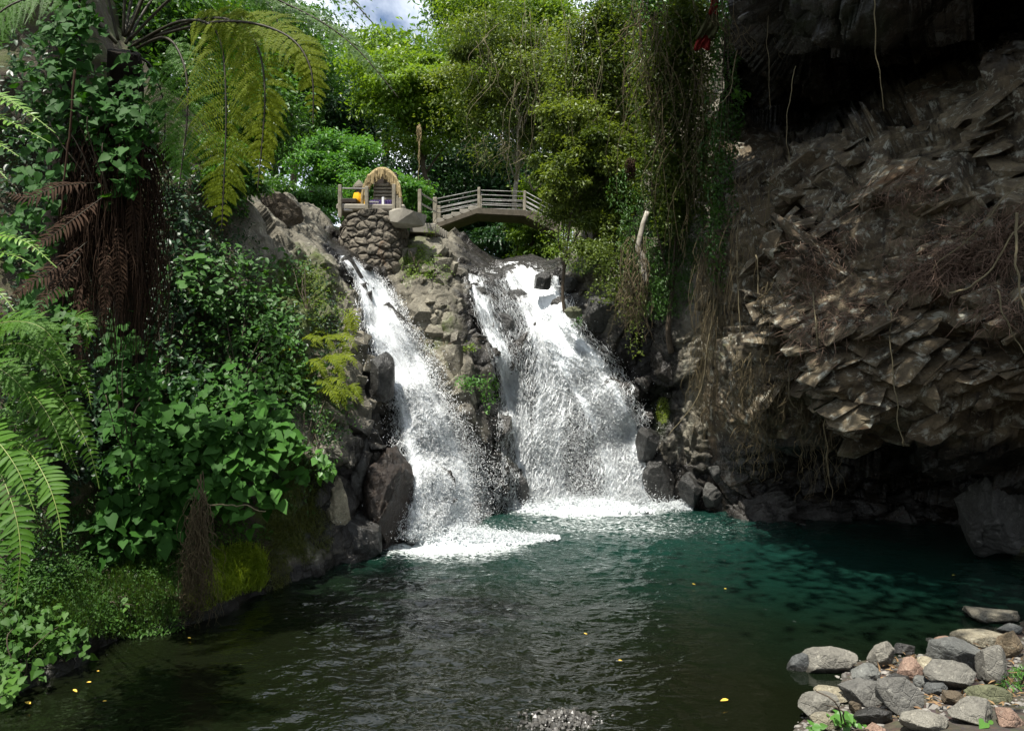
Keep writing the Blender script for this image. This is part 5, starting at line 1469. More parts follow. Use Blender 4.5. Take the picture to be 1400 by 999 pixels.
# ground cover of the left bank: too many stems to count
mb = MB(); mass(mb, [(150, 800, 120, 70, 5200, .4), (70, 830, 80, 60, 3600, .45), (250, 760, 60, 50, 2200, .5), (40, 770, 60, 60, 1800, .35), (210, 720, 70, 60, 1800, .3), (110, 730, 60, 60, 1500, .25), (310, 730, 50, 30, 1100, .6), (10, 900, 30, 50, 1000, .5)], .05, LEAF, lift=(.0, .16), up=.9, spread=.6)
tag(mb.build('ground_cover', M['leaf_herb']), 'low mixed green ground cover on the lower left bank', 'ground cover', kind='stuff')
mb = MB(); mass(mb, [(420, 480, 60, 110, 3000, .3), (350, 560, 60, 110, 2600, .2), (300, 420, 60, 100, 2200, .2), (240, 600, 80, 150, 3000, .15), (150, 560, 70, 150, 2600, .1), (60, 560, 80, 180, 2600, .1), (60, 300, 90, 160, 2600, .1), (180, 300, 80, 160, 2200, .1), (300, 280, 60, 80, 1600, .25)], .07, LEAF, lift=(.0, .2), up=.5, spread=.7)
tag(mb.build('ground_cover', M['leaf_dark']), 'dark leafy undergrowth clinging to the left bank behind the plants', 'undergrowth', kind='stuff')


def blades(mb, areas, L, w, lift=(0, .05), lean=(0, -.5, 0), tint=.5, up=1.0, curl=.6):
    for (cx_, cy_, rx_, ry_, n) in areas:
        th = rng.uniform(0, 2 * np.pi, n); rr = np.sqrt(rng.random(n))
        P = spot(cx_ + rx_ * rr * np.cos(th), cy_ + ry_ * rr * np.sin(th), rng.uniform(*lift, n))
        P[:, 2] = np.maximum(P[:, 2], 0.0)
        l_ = L * rng.uniform(.5, 1.2, n)[:, None]
        d0 = unit(np.array([0, 0, up]) + np.asarray(lean) * .5 + rng.normal(0, .35, (n, 3))); d1 = unit(d0 + np.asarray(lean) - [0, 0, curl] + rng.normal(0, .25, (n, 3)))
        p1 = P + d0 * l_ * .55; p2 = p1 + d1 * l_ * .5
        s = unit(np.cross(d0, rng.normal(size=(n, 3)))) * w
        V = np.stack([P - s, P + s, p1 - s * .8, p1 + s * .8, p2], 1).reshape(-1, 3)
        i = np.arange(n)[:, None] * 5
        mb.add(V, np.concatenate([i + 0, i + 1, i + 3, i + 2], 1), np.repeat(np.clip(tint + rng.normal(0, .2, n), 0, 1), 5))
        mb.t.append(np.concatenate([i + 2, i + 3, i + 4], 1) + mb.n - n * 5)

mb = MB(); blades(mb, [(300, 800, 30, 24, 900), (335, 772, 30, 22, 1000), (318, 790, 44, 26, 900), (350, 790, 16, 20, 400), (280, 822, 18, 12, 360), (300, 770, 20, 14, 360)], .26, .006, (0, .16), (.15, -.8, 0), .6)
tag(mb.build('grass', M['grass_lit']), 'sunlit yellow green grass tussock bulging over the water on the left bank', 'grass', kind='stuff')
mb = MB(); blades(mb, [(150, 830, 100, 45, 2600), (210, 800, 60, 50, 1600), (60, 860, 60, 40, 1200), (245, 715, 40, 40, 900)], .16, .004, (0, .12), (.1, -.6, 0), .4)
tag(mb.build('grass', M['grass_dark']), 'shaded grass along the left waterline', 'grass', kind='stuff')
mb = MB(); blades(mb, [(425, 730, 30, 40, 1800), (375, 780, 22, 26, 1000), (398, 700, 34, 60, 3200), (420, 660, 26, 36, 1200), (380, 740, 26, 30, 900)], .11, .003, (0, .06), (.05, -.5, -.8), .45, .2, 1.2)
tag(mb.build('moss', M['moss_hang']), 'olive moss hanging over the rock below the heart leaved shrub', 'moss', kind='stuff')
mb = MB(); blades(mb, [(906, 560, 9, 18, 700)], .07, .003, (0, .05), (.0, -.5, -.8), .7, .2, 1.2)
tag(mb.build('moss', M['grass_lit']), 'small yellow moss patch on the rock right of the broad waterfall', 'moss', kind='stuff')

# plants on the rock between and beside the falls
plant('shrub', 'small bright green shrub rooted on the dark rock between the falls', 'shrub', [(668, 540, 12, 20, 240, .7), (672, 520, 8, 10, 80, .8), (645, 522, 22, 10, 200, .5), (638, 528, 12, 8, 80, .45)], .075, LEAF, 'leaf_bright', (665, 555), [(668, 530), (645, 522)], 5, lift=(.05, .3), up=.8)
plant('herb', 'tiny leafy sprig on the ridge left of the broad waterfall', 'herb', [(642, 474, 12, 6, 70, .7)], .08, LEAF, 'leaf_yellow', (642, 480), [(642, 472)], 3, lift=(.05, .2), up=.9)
plant('herb', 'yellow flowering weeds on the slope below the stone slab', 'herb', [(560, 340, 14, 16, 420, .8), (575, 355, 26, 24, 900, .5), (600, 372, 22, 14, 200, .4), (555, 360, 8, 30, 160, .4)], .055, LEAF, 'leaf_yellow', (568, 370), [(562, 345), (580, 360)], 6, lift=(.02, .2), up=.9)
plant('herb', 'bright green tuft beside the steps to the footbridge', 'herb', [(588, 316, 12, 9, 220, .8)], .06, LONG, 'leaf_yellow', (588, 324), [(588, 314)], 4, D=17.6, up=.9)
plant('shrub', 'drooping leafy shrub above the right lip of the broad waterfall', 'shrub', [(810, 358, 30, 18, 480, .5), (790, 365, 16, 12, 160, .6), (838, 350, 26, 22, 320, .4), (850, 385, 20, 30, 220, .3)], .085, LONG, 'leaf_mid', (820, 350), [(805, 360), (840, 360)], 8, lift=(.1, .5), up=.5, droop=1.0)
plant('herb', 'small round leaved weed in the crack right of the broad waterfall', 'herb', [(789, 440, 8, 10, 60, .6)], .07, HEART, 'leaf_bright', (789, 447), [(789, 440)], 3, lift=(.05, .2), up=.6)
plant('climbing_plant', 'dark green feathery creeper curtain hanging beside the cave', 'climbing plant',
      [(915, 375, 44, 55, 3000, .5), (925, 310, 52, 60, 3000, .35), (885, 330, 36, 60, 1600, .6), (930, 240, 50, 80, 2400, .25), (905, 415, 22, 25, 600, .5), (870, 280, 36, 60, 1500, .5)], .09, LONG, 'leaf_mid', (920, 300), [(915, 380), (935, 280)], 10, D=15.7, up=.4, droop=1.2)
plant('climbing_plant', 'dangling sprays of yellowish leaves under the brown root tangle', 'climbing plant', [(868, 450, 14, 26, 130, .6), (850, 420, 12, 22, 110, .5), (872, 480, 8, 12, 40, .8)], .07, LEAF, 'leaf_olive', (860, 400), [(868, 450)], 6, D=15.8, up=.3, droop=1.2)
plant('climbing_plant', 'few round pale leaves on a string in the dark cave mouth', 'climbing plant', [(985, 20, 5, 26, 12, .9), (1008, 130, 6, 5, 4, .7), (1020, 125, 8, 5, 3, .7), (1190, 10, 20, 6, 16, .5)], .11, HEART, 'leaf_herb', (985, 0, 14.0), [(985, 40), (1010, 128)], 2, D=13.6, up=.3, out=1, spread=.3, droop=1)
plant('shrub', 'mid green leaves clustered on the rock below the footbridge right end', 'shrub', [(770, 330, 30, 22, 420, .6), (800, 320, 30, 26, 420, .4), (755, 345, 16, 8, 120, .7)], .08, LEAF, 'leaf_yellow', (775, 345), [(770, 330), (800, 320)], 6, D=18.6, up=.7)
plant('climbing_plant', 'olive creeper with brown trailing stems hanging over the rock right of the upper fall', 'climbing plant', [(850, 350, 40, 40, 1500, .4), (830, 390, 26, 26, 500, .5), (800, 345, 40, 22, 900, .3), (870, 400, 22, 40, 600, .3)], .08, LEAF, 'leaf_olive', (845, 340), [(830, 380), (860, 390), (870, 420)], 14, D=15.9, up=.5, droop=1.0)
plant('climbing_plant', 'dark leafy vine curtain over the cliff corner below the hanging cloth', 'climbing plant', [(992, 120, 24, 90, 1500, .25), (985, 230, 26, 90, 1500, .2), (1000, 40, 22, 60, 700, .3), (978, 330, 20, 60, 700, .25)], .085, LEAF, 'leaf_mid', (992, 20, 14.6), [(990, 120), (985, 240)], 10, D=14.3, up=.3, droop=1.2)
# weeds among the shore stones
plant('herb', 'bright feathery fern tuft at the right edge among the shore stones', 'herb', [(1382, 938, 26, 20, 420, .6), (1395, 920, 12, 12, 100, .7)], .06, LONG, 'leaf_bright', (1385, 955, 6.45), [(1382, 935)], 5, D=6.4, up=.9)
plant('herb', 'leafy seedling before the long grey stone at the lower right', 'herb', [(1345, 985, 28, 10, 34, .8), (1375, 978, 16, 8, 16, .8)], .085, HEART, 'leaf_bright', (1350, 996, 5.75), [(1345, 982), (1372, 978)], 5, D=5.75, up=1.1, spread=.3)
plant('herb', 'low leafy weed on the tan stone at the bottom edge', 'herb', [(1150, 978, 16, 7, 30, .8), (1165, 990, 22, 7, 34, .8), (1118, 993, 14, 5, 24, .7)], .065, HEART, 'leaf_bright', (1155, 998, 5.75), [(1150, 980), (1165, 990)], 5, D=5.75, up=1.1, spread=.3)
mb = MB()
for k in range(420):
    px_, py_ = rng.uniform(1200, 1420), rng.uniform(880, 1010)
    D = EYE * FPX / (py_ - CY); X_ = (px_ - CX) / FPX * D; z_ = gz(X_, D)
    if z_ < 0.0: continue
    put(mb, LONG, [[X_, D, z_ + rng.uniform(.01, .05)]], unit(np.array([[0, 0, 1.0]]) + rng.normal(0, .4, (1, 3))), rng.normal(size=(1, 3)), rng.uniform(.04, .11), rng.random())
tag(mb.build('leaf_litter', M['litter'], None, False), 'dry brown leaves lying between the shore stones', 'leaf litter', kind='stuff')
# ================================================================== ferns
def frond(mb, ctrl, half, npairs, nrm, width=.5, bip=False, seg=5, droop=.25, fwd=.45, tint=.5, start=.12, curl=0.0, gap=.86):
    """a fern frond along a curve: pinnae on both sides; half = pinna length at the widest, nrm = the blade's face"""
    c = bent(ctrl, 40); n = 40
    s = np.concatenate([[0], np.cumsum(np.linalg.norm(np.diff(c, axis=0), axis=1))]); Ltot = s[-1]; s = s / Ltot
    T_ = unit(np.gradient(c, axis=0)); nrm = np.asarray(nrm, float)
    B = unit(np.cross(T_, nrm)); Nn = np.cross(B, T_)
    t = start + (1 - start) * np.linspace(0, .985, npairs) ** .92
    f = lambda A: np.stack([np.interp(t, s, A[:, k]) for k in range(3)], -1)
    P, Tt, Bb, Nz = f(c), unit(f(T_)), unit(f(B)), unit(f(Nn))
    u = (t - start) / (1 - start)
    Lp = half * np.clip(np.minimum(.45 + 2.2 * u, 1.12 * (1 - u ** 2.3)), .04, 1)
    stepl = Ltot * (1 - start) / npairs
    for sd_ in (-1, 1):
        jl = Lp * rng.uniform(.78, 1.1, npairs) * np.where(rng.random(npairs) < .06, .35, 1)
        wob = rng.normal(0, .10, (npairs, 3))
        d0 = unit(sd_ * Bb + fwd * Tt + .12 * Nz + wob)
        d1 = unit(sd_ * Bb + (fwd + .35) * Tt - (droop * rng.uniform(.6, 1.5, npairs))[:, None] * np.array([0, 0, 2.2]) + curl * Nz + wob * 2)
        k = np.linspace(0, 1, seg + 1)
        axis = P[:, None] + jl[:, None, None] * (d0[:, None] * (k - .5 * k * k)[None, :, None] * 1.05 + d1[:, None] * (.5 * k * k)[None, :, None])
        td = unit(np.gradient(axis, axis=1))
        side = unit(np.cross(td, Nz[:, None] + 0 * td))
        if not bip:
            w = np.minimum(stepl * gap * .5, jl * .16)[:, None] * np.clip(1.15 - k ** 2.2, 0.03, 1)[None] * np.where(k < .05, .6, 1)[None]
            A = axis - side * w[..., None]; Cc = axis + side * w[..., None]; mid = axis + Nz[:, None] * w[..., None] * -.25
            V = np.stack([A, mid, Cc], 2).reshape(-1, 3)
            i = (np.arange(npairs)[:, None] * (seg + 1) * 3 + np.arange(seg)[None] * 3).reshape(-1, 1)
            F = np.concatenate([np.concatenate([i, i + 1, i + 4, i + 3], 1), np.concatenate([i + 1, i + 2, i + 5, i + 4], 1)])
            mb.add(V, F, np.repeat(np.clip(tint + rng.normal(0, .1, npairs), 0, 1), (seg + 1) * 3))
        else:
            m = 21; kk = np.linspace(.06, .98, m)
            pos = np.stack([np.stack([np.interp(kk, k, axis[q, :, d_]) for d_ in range(3)], -1) for q in range(npairs)])
            tdd = np.stack([np.stack([np.interp(kk, k, td[q, :, d_]) for d_ in range(3)], -1) for q in range(npairs)])
            sdd = np.stack([np.stack([np.interp(kk, k, side[q, :, d_]) for d_ in range(3)], -1) for q in range(npairs)])
            pl = (np.minimum(stepl * gap * .75, jl * .22)[:, None] * np.clip(1.1 - kk ** 2, .12, 1)[None]).ravel()
            for s2 in (-1, 1):
                Pp = pos.reshape(-1, 3); Tn = (s2 * sdd + .45 * tdd).reshape(-1, 3)
                nn = np.repeat(Nz, m, 0) + rng.normal(0, .15, (len(Pp), 3))
                put(mb, (LONG[0] * [1, 1.75, 1], LONG[1]), Pp, nn, Tn, pl, np.repeat(np.clip(tint + rng.normal(0, .1, npairs), 0, 1), m))
            a2 = axis[:, ::2] if seg % 2 == 0 else axis
            w = .0025
            V = np.stack([axis - side * w, axis + side * w], 2).reshape(-1, 3)
            i = (np.arange(npairs)[:, None] * (seg + 1) * 2 + np.arange(seg)[None] * 2).reshape(-1, 1)
            mb.add(V, np.concatenate([i, i + 1, i + 3, i + 2], 1), tint * .6)
    sb = unit(np.cross(T_, Nn)) * .004
    V = np.stack([c - sb, c + sb], 1).reshape(-1, 3); i = np.arange(n - 1)[:, None] * 2
    mb.add(V, np.concatenate([i, i + 1, i + 3, i + 2], 1), tint * .6)
    return c


def frond_part(parent, ctrl, half, npairs, nrm, mat, rad=.008, stalk='green_stalk', **kw):
    mb = MB(); c = frond(mb, ctrl, half, npairs, nrm, **kw)
    o = mb.build('frond', M[mat], parent)
    mb = MB(); add_tube(mb, c, np.linspace(rad, rad * .3, len(c)), 5)
    st_ = mb.build('stalk', M[stalk], o)
    return o

def pts(*a): return np.array([at(*q) for q in a])
FACE = np.array([0.1, -1, .55])

# fishbone fern clump at the left edge
e = empty('fern', at(-10, 620, 6.2), 'large fishbone fern with long arching fronds drooping at the left edge', 'fern')
for ctrl, hf, n_, tn in (
    (pts((-5, 595, 6.1), (34, 612, 5.6), (63, 655, 5.35), (80, 705, 5.25), (86, 750, 5.2)), .27, 40, .55),
    (pts((-70, 570, 6.1), (-20, 610, 5.6), (14, 680, 5.3), (28, 750, 5.15), (20, 832, 5.1)), .30, 44, .45),
    (pts((30, 510, 6.4), (70, 530, 6.0), (103, 575, 5.8), (124, 620, 5.7), (136, 668, 5.65)), .20, 36, .6),
    (pts((0, 520, 6.3), (45, 540, 5.8), (75, 585, 5.6), (92, 632, 5.5)), .24, 32, .5),
    (pts((-80, 570, 6.0), (-20, 590, 5.5), (20, 635, 5.3), (48, 700, 5.2)), .27, 34, .55),
    (pts((-60, 640, 5.8), (-30, 690, 5.3), (-8, 760, 5.1), (-10, 830, 5.0)), .27, 34, .4),
    (pts((20, 560, 6.4), (60, 575, 6.1), (90, 610, 6.0), (108, 650, 5.95)), .2, 30, .3),
    (pts((40, 480, 6.5), (80, 490, 6.3), (115, 520, 6.2), (125, 560, 6.15)), .18, 28, .35)):
    frond_part(e, ctrl, hf * .8, n_, FACE, 'fern_green', .006, tint=tn, droop=.16, fwd=.38)
e = empty('fern', at(40, 470, 6.4), 'tender fern with lacy fronds above the fishbone fern', 'fern')
for ctrl, hf, n_, tn in (
    (pts((-40, 460, 6.2), (10, 440, 5.9), (60, 450, 5.8), (95, 500, 5.8)), .22, 26, .6),
    (pts((-30, 480, 6.2), (30, 470, 5.9), (75, 500, 5.8), (92, 540, 5.8)), .18, 24, .5),
    (pts((70, 460, 6.4), (100, 435, 6.3), (120, 445, 6.2), (116, 482, 6.2)), .14, 22, .5),
    (pts((-60, 500, 6.0), (-10, 500, 5.7), (30, 530, 5.6), (50, 570, 5.6)), .2, 24, .5)):
    frond_part(e, ctrl, hf, n_, FACE + [0, 0, .4], 'fern_green', .005, tint=tn, droop=.2, bip=True)
e = empty('fern', at(-40, 230, 5.4), 'bright lime fern fronds poking in at the upper left edge', 'fern')
for ctrl, hf, n_, tn in (
    (pts((-90, 150, 5.4), (-30, 128, 5.1), (20, 142, 5.0), (76, 182, 4.95)), .11, 26, .8),
    (pts((-90, 170, 5.4), (-30, 160, 5.1), (10, 165, 5.0), (70, 196, 4.95)), .10, 24, .7),
    (pts((-90, 200, 5.4), (-30, 190, 5.1), (0, 198, 5.0), (26, 214, 4.95)), .10, 22, .75),
    (pts((-90, 130, 5.4), (-40, 118, 5.1), (0, 130, 5.0), (34, 150, 4.95)), .09, 22, .8),
    (pts((-80, 240, 5.4), (-40, 225, 5.1), (-10, 228, 5.0), (10, 245, 4.95)), .09, 20, .8)):
    frond_part(e, ctrl, hf, n_, FACE + [0, 0, 1], 'fern_bright', .004, tint=tn, droop=.12)
e = empty('fern', at(-40, 400, 5.6), 'bright green fern fronds arching in at the left edge below the lime ones', 'fern')
for ctrl, hf, n_, tn in (
    (pts((-90, 350, 5.5), (-30, 325, 5.2), (30, 328, 5.1), (78, 366, 5.05)), .11, 28, .7),
    (pts((-90, 370, 5.5), (-30, 346, 5.2), (15, 348, 5.1), (48, 364, 5.05)), .10, 22, .7),
    (pts((-80, 430, 5.5), (-40, 400, 5.2), (-5, 398, 5.1), (20, 425, 5.05)), .12, 22, .5)):
    frond_part(e, ctrl, hf, n_, FACE + [0, 0, 1], 'fern_bright', .004, tint=tn, droop=.15)

# sunlit little ferns on the rock edge by the narrower waterfall
e = empty('fern', spot(450, 500, .05), 'sunlit clump of small arching ferns on the rock edge by the narrower waterfall', 'fern')
for k in range(30):
    a, b = rng.uniform(405, 470), rng.uniform(455, 545); b0 = spot(a, b, .15)
    dx = rng.uniform(.25, .6) * (1 if rng.random() < .75 else -.7)
    ctrl = np.array([b0, b0 + [dx * .4, -.16, .10], b0 + [dx * .8, -.3, .06], b0 + [dx * 1.1, -.36, -.08 - rng.random() * .12]])
    frond_part(e, ctrl, .10 + .04 * rng.random(), 18, [0, -.7, 1], 'fern_olive', .003, tint=rng.uniform(.4, .9), droop=.15, seg=3)
e = empty('fern', spot(480, 440, .05), 'single fern with paired leaflets hanging at the very edge of the narrower waterfall', 'fern')
for ctrl in (pts((470, 422, 13.2), (482, 426, 13.1), (486, 445, 13.05), (482, 466, 13.05)), pts((470, 425, 13.2), (476, 432, 13.1), (476, 450, 13.05), (470, 464, 13.05))):
    frond_part(e, ctrl, .14, 14, [0, -.8, .7], 'fern_olive', .003, tint=.7, droop=.2, seg=3)

# ------------------------------------------------------------------ the two tree ferns
def tree_fern(label, base, top, rad, fronds, skirt=True):
    e = empty('tree_fern', base, label, 'tree fern')
    mb = MB()
    p = bent([base, np.asarray(base) * .5 + np.asarray(top) * .5 + [.05, 0, 0], top], 26, .04, 3)
    add_tube(mb, p, rad * (1 + .18 * rng.random(26)), 12)
    for k in range(260):                                    # old frond stubs
        q = p[rng.integers(2, 25)]; a = rng.uniform(0, 2 * np.pi); d_ = np.array([math.cos(a), math.sin(a), .9])
        add_tube(mb, [q + d_ * [rad * .8, rad * .8, 0], q + d_ * [rad * 1.25, rad * 1.25, .07]], [.014, .008], 4)
    mb.build('trunk', M['bark_dark'], e)
    for f_ in fronds:
        frond_part(e, *f_[:4], f_[4], .017, 'stalk', **f_[5])
    return e

def fr(ctrl, half, n_, mat='fern_olive', nrm=(0.0, -1, .5), **kw):
    k = dict(bip=True, tint=.5, droop=.5, fwd=.3, start=.22); k.update(kw)
    return (ctrl, half, n_, nrm, mat, k)

c2 = at(168, 70, 7.5)
F2 = [
    fr(pts((176, 66, 7.45), (245, 30, 7.1), (296, 44, 6.9), (309, 140, 6.8), (303, 318, 6.8)), .56, 40, tint=.6, nrm=(0, -1, .15), start=.30),
    fr(pts((180, 70, 7.45), (226, 52, 7.2), (252, 90, 7.05), (256, 160, 7.0), (244, 262, 7.0)), .42, 32, 'fern_green', tint=.35, nrm=(0, -1, .15), start=.30),
    fr(pts((180, 62, 7.45), (280, 26, 7.0), (340, 44, 6.8), (362, 120, 6.7), (352, 262, 6.7)), .46, 34, tint=.75, nrm=(0, -1, .15), start=.32),
    fr(pts((182, 58, 7.45), (300, 30, 6.9), (385, 45, 6.7), (424, 92, 6.6), (428, 172, 6.6)), .36, 30, tint=.8, nrm=(0.2, -1, .4), start=.35),
    fr(pts((176, 55, 7.5), (280, -30, 7.4), (400, 10, 7.4), (480, 60, 7.4), (545, 134, 7.4)), .34, 34, 'fern_pale', tint=.6, nrm=(0, -.8, 1), start=.3),
    fr(pts((174, 50, 7.5), (250, -90, 7.2), (380, -70, 7), (450, -30, 6.9), (508, 30, 6.9)), .36, 30, 'fern_pale', tint=.8, nrm=(0, -.8, 1), start=.3),
    fr(pts((170, 50, 7.5), (230, -60, 7.8), (300, -60, 8.0), (370, 10, 8.2), (395, 90, 8.2)), .40, 32, 'fern_green', tint=.6, nrm=(0, -1, .6)),
    fr(pts((160, 60, 7.5), (90, 0, 7.2), (10, 10, 7.0), (-60, 90, 6.9)), .42, 30, 'fern_green', tint=.3),
    fr(pts((162, 55, 7.5), (120, -80, 7.4), (40, -110, 7.3), (-60, -60, 7.3)), .42, 30, 'fern_green', tint=.4),
    fr(pts((168, 50, 7.5), (180, -120, 7.3), (220, -200, 6.6), (280, -160, 6.0)), .44, 30, 'fern_green', tint=.4),
    fr(pts((170, 50, 7.5), (200, -90, 8.0), (230, -130, 8.8), (260, -60, 9.4)), .44, 30, 'fern_green', tint=.5),
    fr(pts((172, 60, 7.5), (220, -10, 8.0), (280, 0, 8.6), (330, 80, 9.0), (345, 180, 9.0)), .44, 32, 'fern_green', tint=.6, nrm=(0, -1, .4)),
    fr(pts((172, 75, 7.5), (205, 90, 7.7), (225, 150, 7.8), (222, 240, 7.8)), .34, 26, 'fern_green', tint=.3, nrm=(0, -1, .2)),
]
tree_fern('tree fern with dark trunk and olive fronds hanging before the left rock', at(178, 800, 10.7), c2, .15, F2)
c1 = at(95, -70, 8.2)
F1 = [
    fr(pts((95, -70, 8.2), (150, -160, 8), (230, -120, 7.8), (300, -30, 7.7)), .45, 30, 'fern_green', tint=.5),
    fr(pts((95, -70, 8.2), (40, -150, 8), (-50, -130, 7.8), (-130, -40, 7.7)), .45, 30, 'fern_green', tint=.4),
    fr(pts((95, -70, 8.2), (60, -60, 7.6), (20, -10, 7.3), (-10, 80, 7.2)), .42, 30, 'fern_green', tint=.3),
    fr(pts((95, -70, 8.2), (120, -140, 8.8), (150, -140, 9.6), (180, -60, 10.2)), .45, 30, 'fern_green', tint=.5),
    fr(pts((95, -70, 8.2), (110, -120, 7.4), (130, -130, 6.6), (150, -90, 6.0)), .45, 30, 'fern_green', tint=.4),
]
tree_fern('taller tree fern with a thick vine wrapped trunk at the upper left', at(60, 760, 8.9), c1, .15, F1)

# brown skirt of dead fronds round the tree fern trunk
e = empty('dead_fronds', at(160, 470, 7.2), 'shaggy brown skirt of dead fronds hanging round the tree fern trunk', 'dead fronds')
mb = MB()
for k in range(760):
    a = rng.uniform(0, 2 * np.pi); r0 = rng.uniform(.1, .2)
    top_ = np.array([at(158, 0, 7.5)[0] + r0 * math.cos(a), 7.5 + r0 * math.sin(a), at(0, rng.uniform(150, 330), 7.5)[2]])
    sp_ = rng.uniform(.12, .42); L = rng.uniform(.6, 1.5)
    q = bent([top_, top_ + [sp_ * .7 * math.cos(a), sp_ * .7 * math.sin(a), -.3 * L], top_ + [sp_ * math.cos(a) * .9, sp_ * math.sin(a) * .9, -.7 * L], top_ + [sp_ * .6 * math.cos(a), sp_ * .6 * math.sin(a), -L]], 8, .04, k)
    add_tube(mb, q, np.linspace(.006, .003, 8), 3, rng.random())
mb.build('dead_stalks', M['deadfrond'], e)
for k in range(11):
    a = -rng.uniform(0, 3.1)
    y0 = rng.uniform(180, 420); top_ = np.array([at(158, 0, 7.4)[0] + .2 * math.cos(a), 7.4 + .22 * math.sin(a), at(0, y0, 7.4)[2]])
    L = rng.uniform(.6, 1.1); sp_ = rng.uniform(.05, .16)
    ctrl = np.array([top_, top_ + [sp_ * math.cos(a), sp_ * math.sin(a), -.2 * L], top_ + [sp_ * 1.3 * math.cos(a), sp_ * 1.2 * math.sin(a), -.6 * L], top_ + [sp_ * math.cos(a), sp_ * math.sin(a), -L]])
    frond_part(e, ctrl, rng.uniform(.1, .18), 22, [math.cos(a), math.sin(a) - .5, .1], 'deadfrond', .004, 'deadfrond', tint=rng.random(), droop=.9, seg=3, gap=.5)

e = empty('dead_fronds', at(40, 420, 6.8), 'withered brown fern fronds in the shade at the left edge', 'dead fronds')
for ctrl in (pts((120, 330, 7), (70, 370, 6.7), (30, 395, 6.6), (14, 420, 6.6)), pts((110, 350, 7), (80, 390, 6.7), (60, 410, 6.6), (50, 440, 6.6)), pts((130, 250, 7), (80, 255, 6.7), (40, 270, 6.6), (5, 262, 6.6)), pts((140, 270, 7), (100, 300, 6.7), (60, 330, 6.6), (30, 340, 6.6))):
    frond_part(e, ctrl, .16, 24, FACE, 'deadfrond', .004, 'stalk', tint=.6, droop=.4, seg=3, gap=.6)

# ================================================================== roots, vines, dry debris
def vine(name, label, pl, rad, mat='root_pale', cat='vine', group='vines hanging on the rock', jit=.05, n_=22):
    p = bent(np.array([at(*q) for q in pl]), n_, jit, rng.integers(1000))
    V, F, T = tube(p, np.linspace(rad, rad * .6, n_), 5)
    o = mk(name, V, [F, T], M[mat], None, True, None, {'tint': np.full(len(V), rng.random())})
    return tag(o, label, cat, group)

def hv(px, py, lift=.12):
    return (px, py, float(dep(px, py)) - lift)

vine('hanging_vine', 'thin pale vine dangling in front of the dark cave at the upper right', [(1193, -20, 10.6), (1197, 50, 10.7), (1203, 110, 10.8), (1208, 150, 10.9)], .010)
vine('hanging_vine', 'thin straight vine in the dark left part of the cave', [(1088, 90, 12.2), (1080, 140, 12.2), (1076, 200, 12.3), (1080, 230, 12.4)], .008)
vine('hanging_vine', 'faint long thread hanging at the left side of the cave', [(1051, -10, 12.6), (1051, 70, 12.6), (1052, 150, 12.7)], .006)
vine('hanging_vine', 'long yellowish vine bending left to the dark rock beside the broad waterfall', [(973, 310, 14.7), (976, 400, 14.6), (966, 480, 14.5), (955, 540, 14.4), (914, 597, 14.5)], .013)
vine('hanging_vine', 'straight pale vine on the brown cliff right of the root curtain', [(1034, 350, 12.8), (1038, 410, 12.6), (1045, 470, 12.4), (1047, 540, 12.3)], .012)
vine('hanging_vine', 'vine running over the pale ledge and dangling below it', [hv(1110, 400), hv(1118, 460), (1121, 520, 10.9), (1126, 570, 10.9), (1130, 610, 11), (1137, 660, 11)], .011)
vine('hanging_vine', 'vine hanging from the brown bush over the middle of the overhang', [hv(1212, 408), hv(1219, 470), (1224, 530, 9.7), (1230, 580, 9.7), (1234, 610, 9.7)], .010)
vine('hanging_vine', 'curled root end hanging under the ledge with orange stains', [(1078, 500, 11.5), (1080, 545, 11.4), (1090, 560, 11.4), (1098, 566, 11.4)], .010)
vine('hanging_vine', 'thick pale root at the far right edge', [(1392, 290, 8.5), (1388, 340, 8.5), (1394, 390, 8.5), (1402, 430, 8.5)], .017)
vine('hanging_vine', 'thin pale stem slanting at the right edge below the thick root', [(1364, 395, 8.6), (1372, 430, 8.5), (1388, 465, 8.5), (1404, 490, 8.4)], .010)
vine('hanging_vine', 'fine long root hanging left of the straight pale vine', [(1008, 300, 14), (1009, 380, 13.5), (1010, 460, 13.4), (1005, 530, 13.5)], .009)
vine('hanging_vine', 'greenish root dangling into the dark below the overhang', [(1130, 600, 11), (1133, 640, 11), (1138, 690, 11.1)], .009, 'root')
vine('hanging_vine', 'crooked pale root beside the cave mouth below the red cloth', [(1010, 60, 13.6), (1000, 100, 13.7), (998, 130, 13.7), (985, 142, 13.8), (970, 138, 13.8)], .012)
vine('hanging_vine', 'dark forked vine above the right end of the footbridge', [(722, 240, 22), (728, 260, 22), (736, 255, 22), (746, 235, 22)], .03, 'stalk')
vine('branch', 'long bare branch lying slantwise over the brown bush at the right', [hv(1300, 400, .25), hv(1345, 380, .3), hv(1385, 320, .35), hv(1410, 300, .35)], .014, 'root_pale', 'branch', 'dry branches')
vine('branch', 'thin bare twig crossing the brown bush above the long branch', [hv(1270, 372, .2), hv(1320, 330, .25), hv(1365, 280, .3), hv(1410, 240, .3)], .009, 'root_pale', 'branch', 'dry branches')
vine('branch', 'bare stem leaning at the left bank below the heart leaved shrub', [(285, 690, 8.9), (330, 690, 8.8), (365, 700, 8.7)], .010, 'root_pale', 'branch', 'dry branches')
vine('branch', 'reddish brown dead stalk leaning on the tree fern trunk', [(103, 95, 6.9), (96, 170, 6.9), (90, 230, 6.9), (83, 300, 6.9)], .013, 'deadfrond', 'branch', 'dry branches', .02)

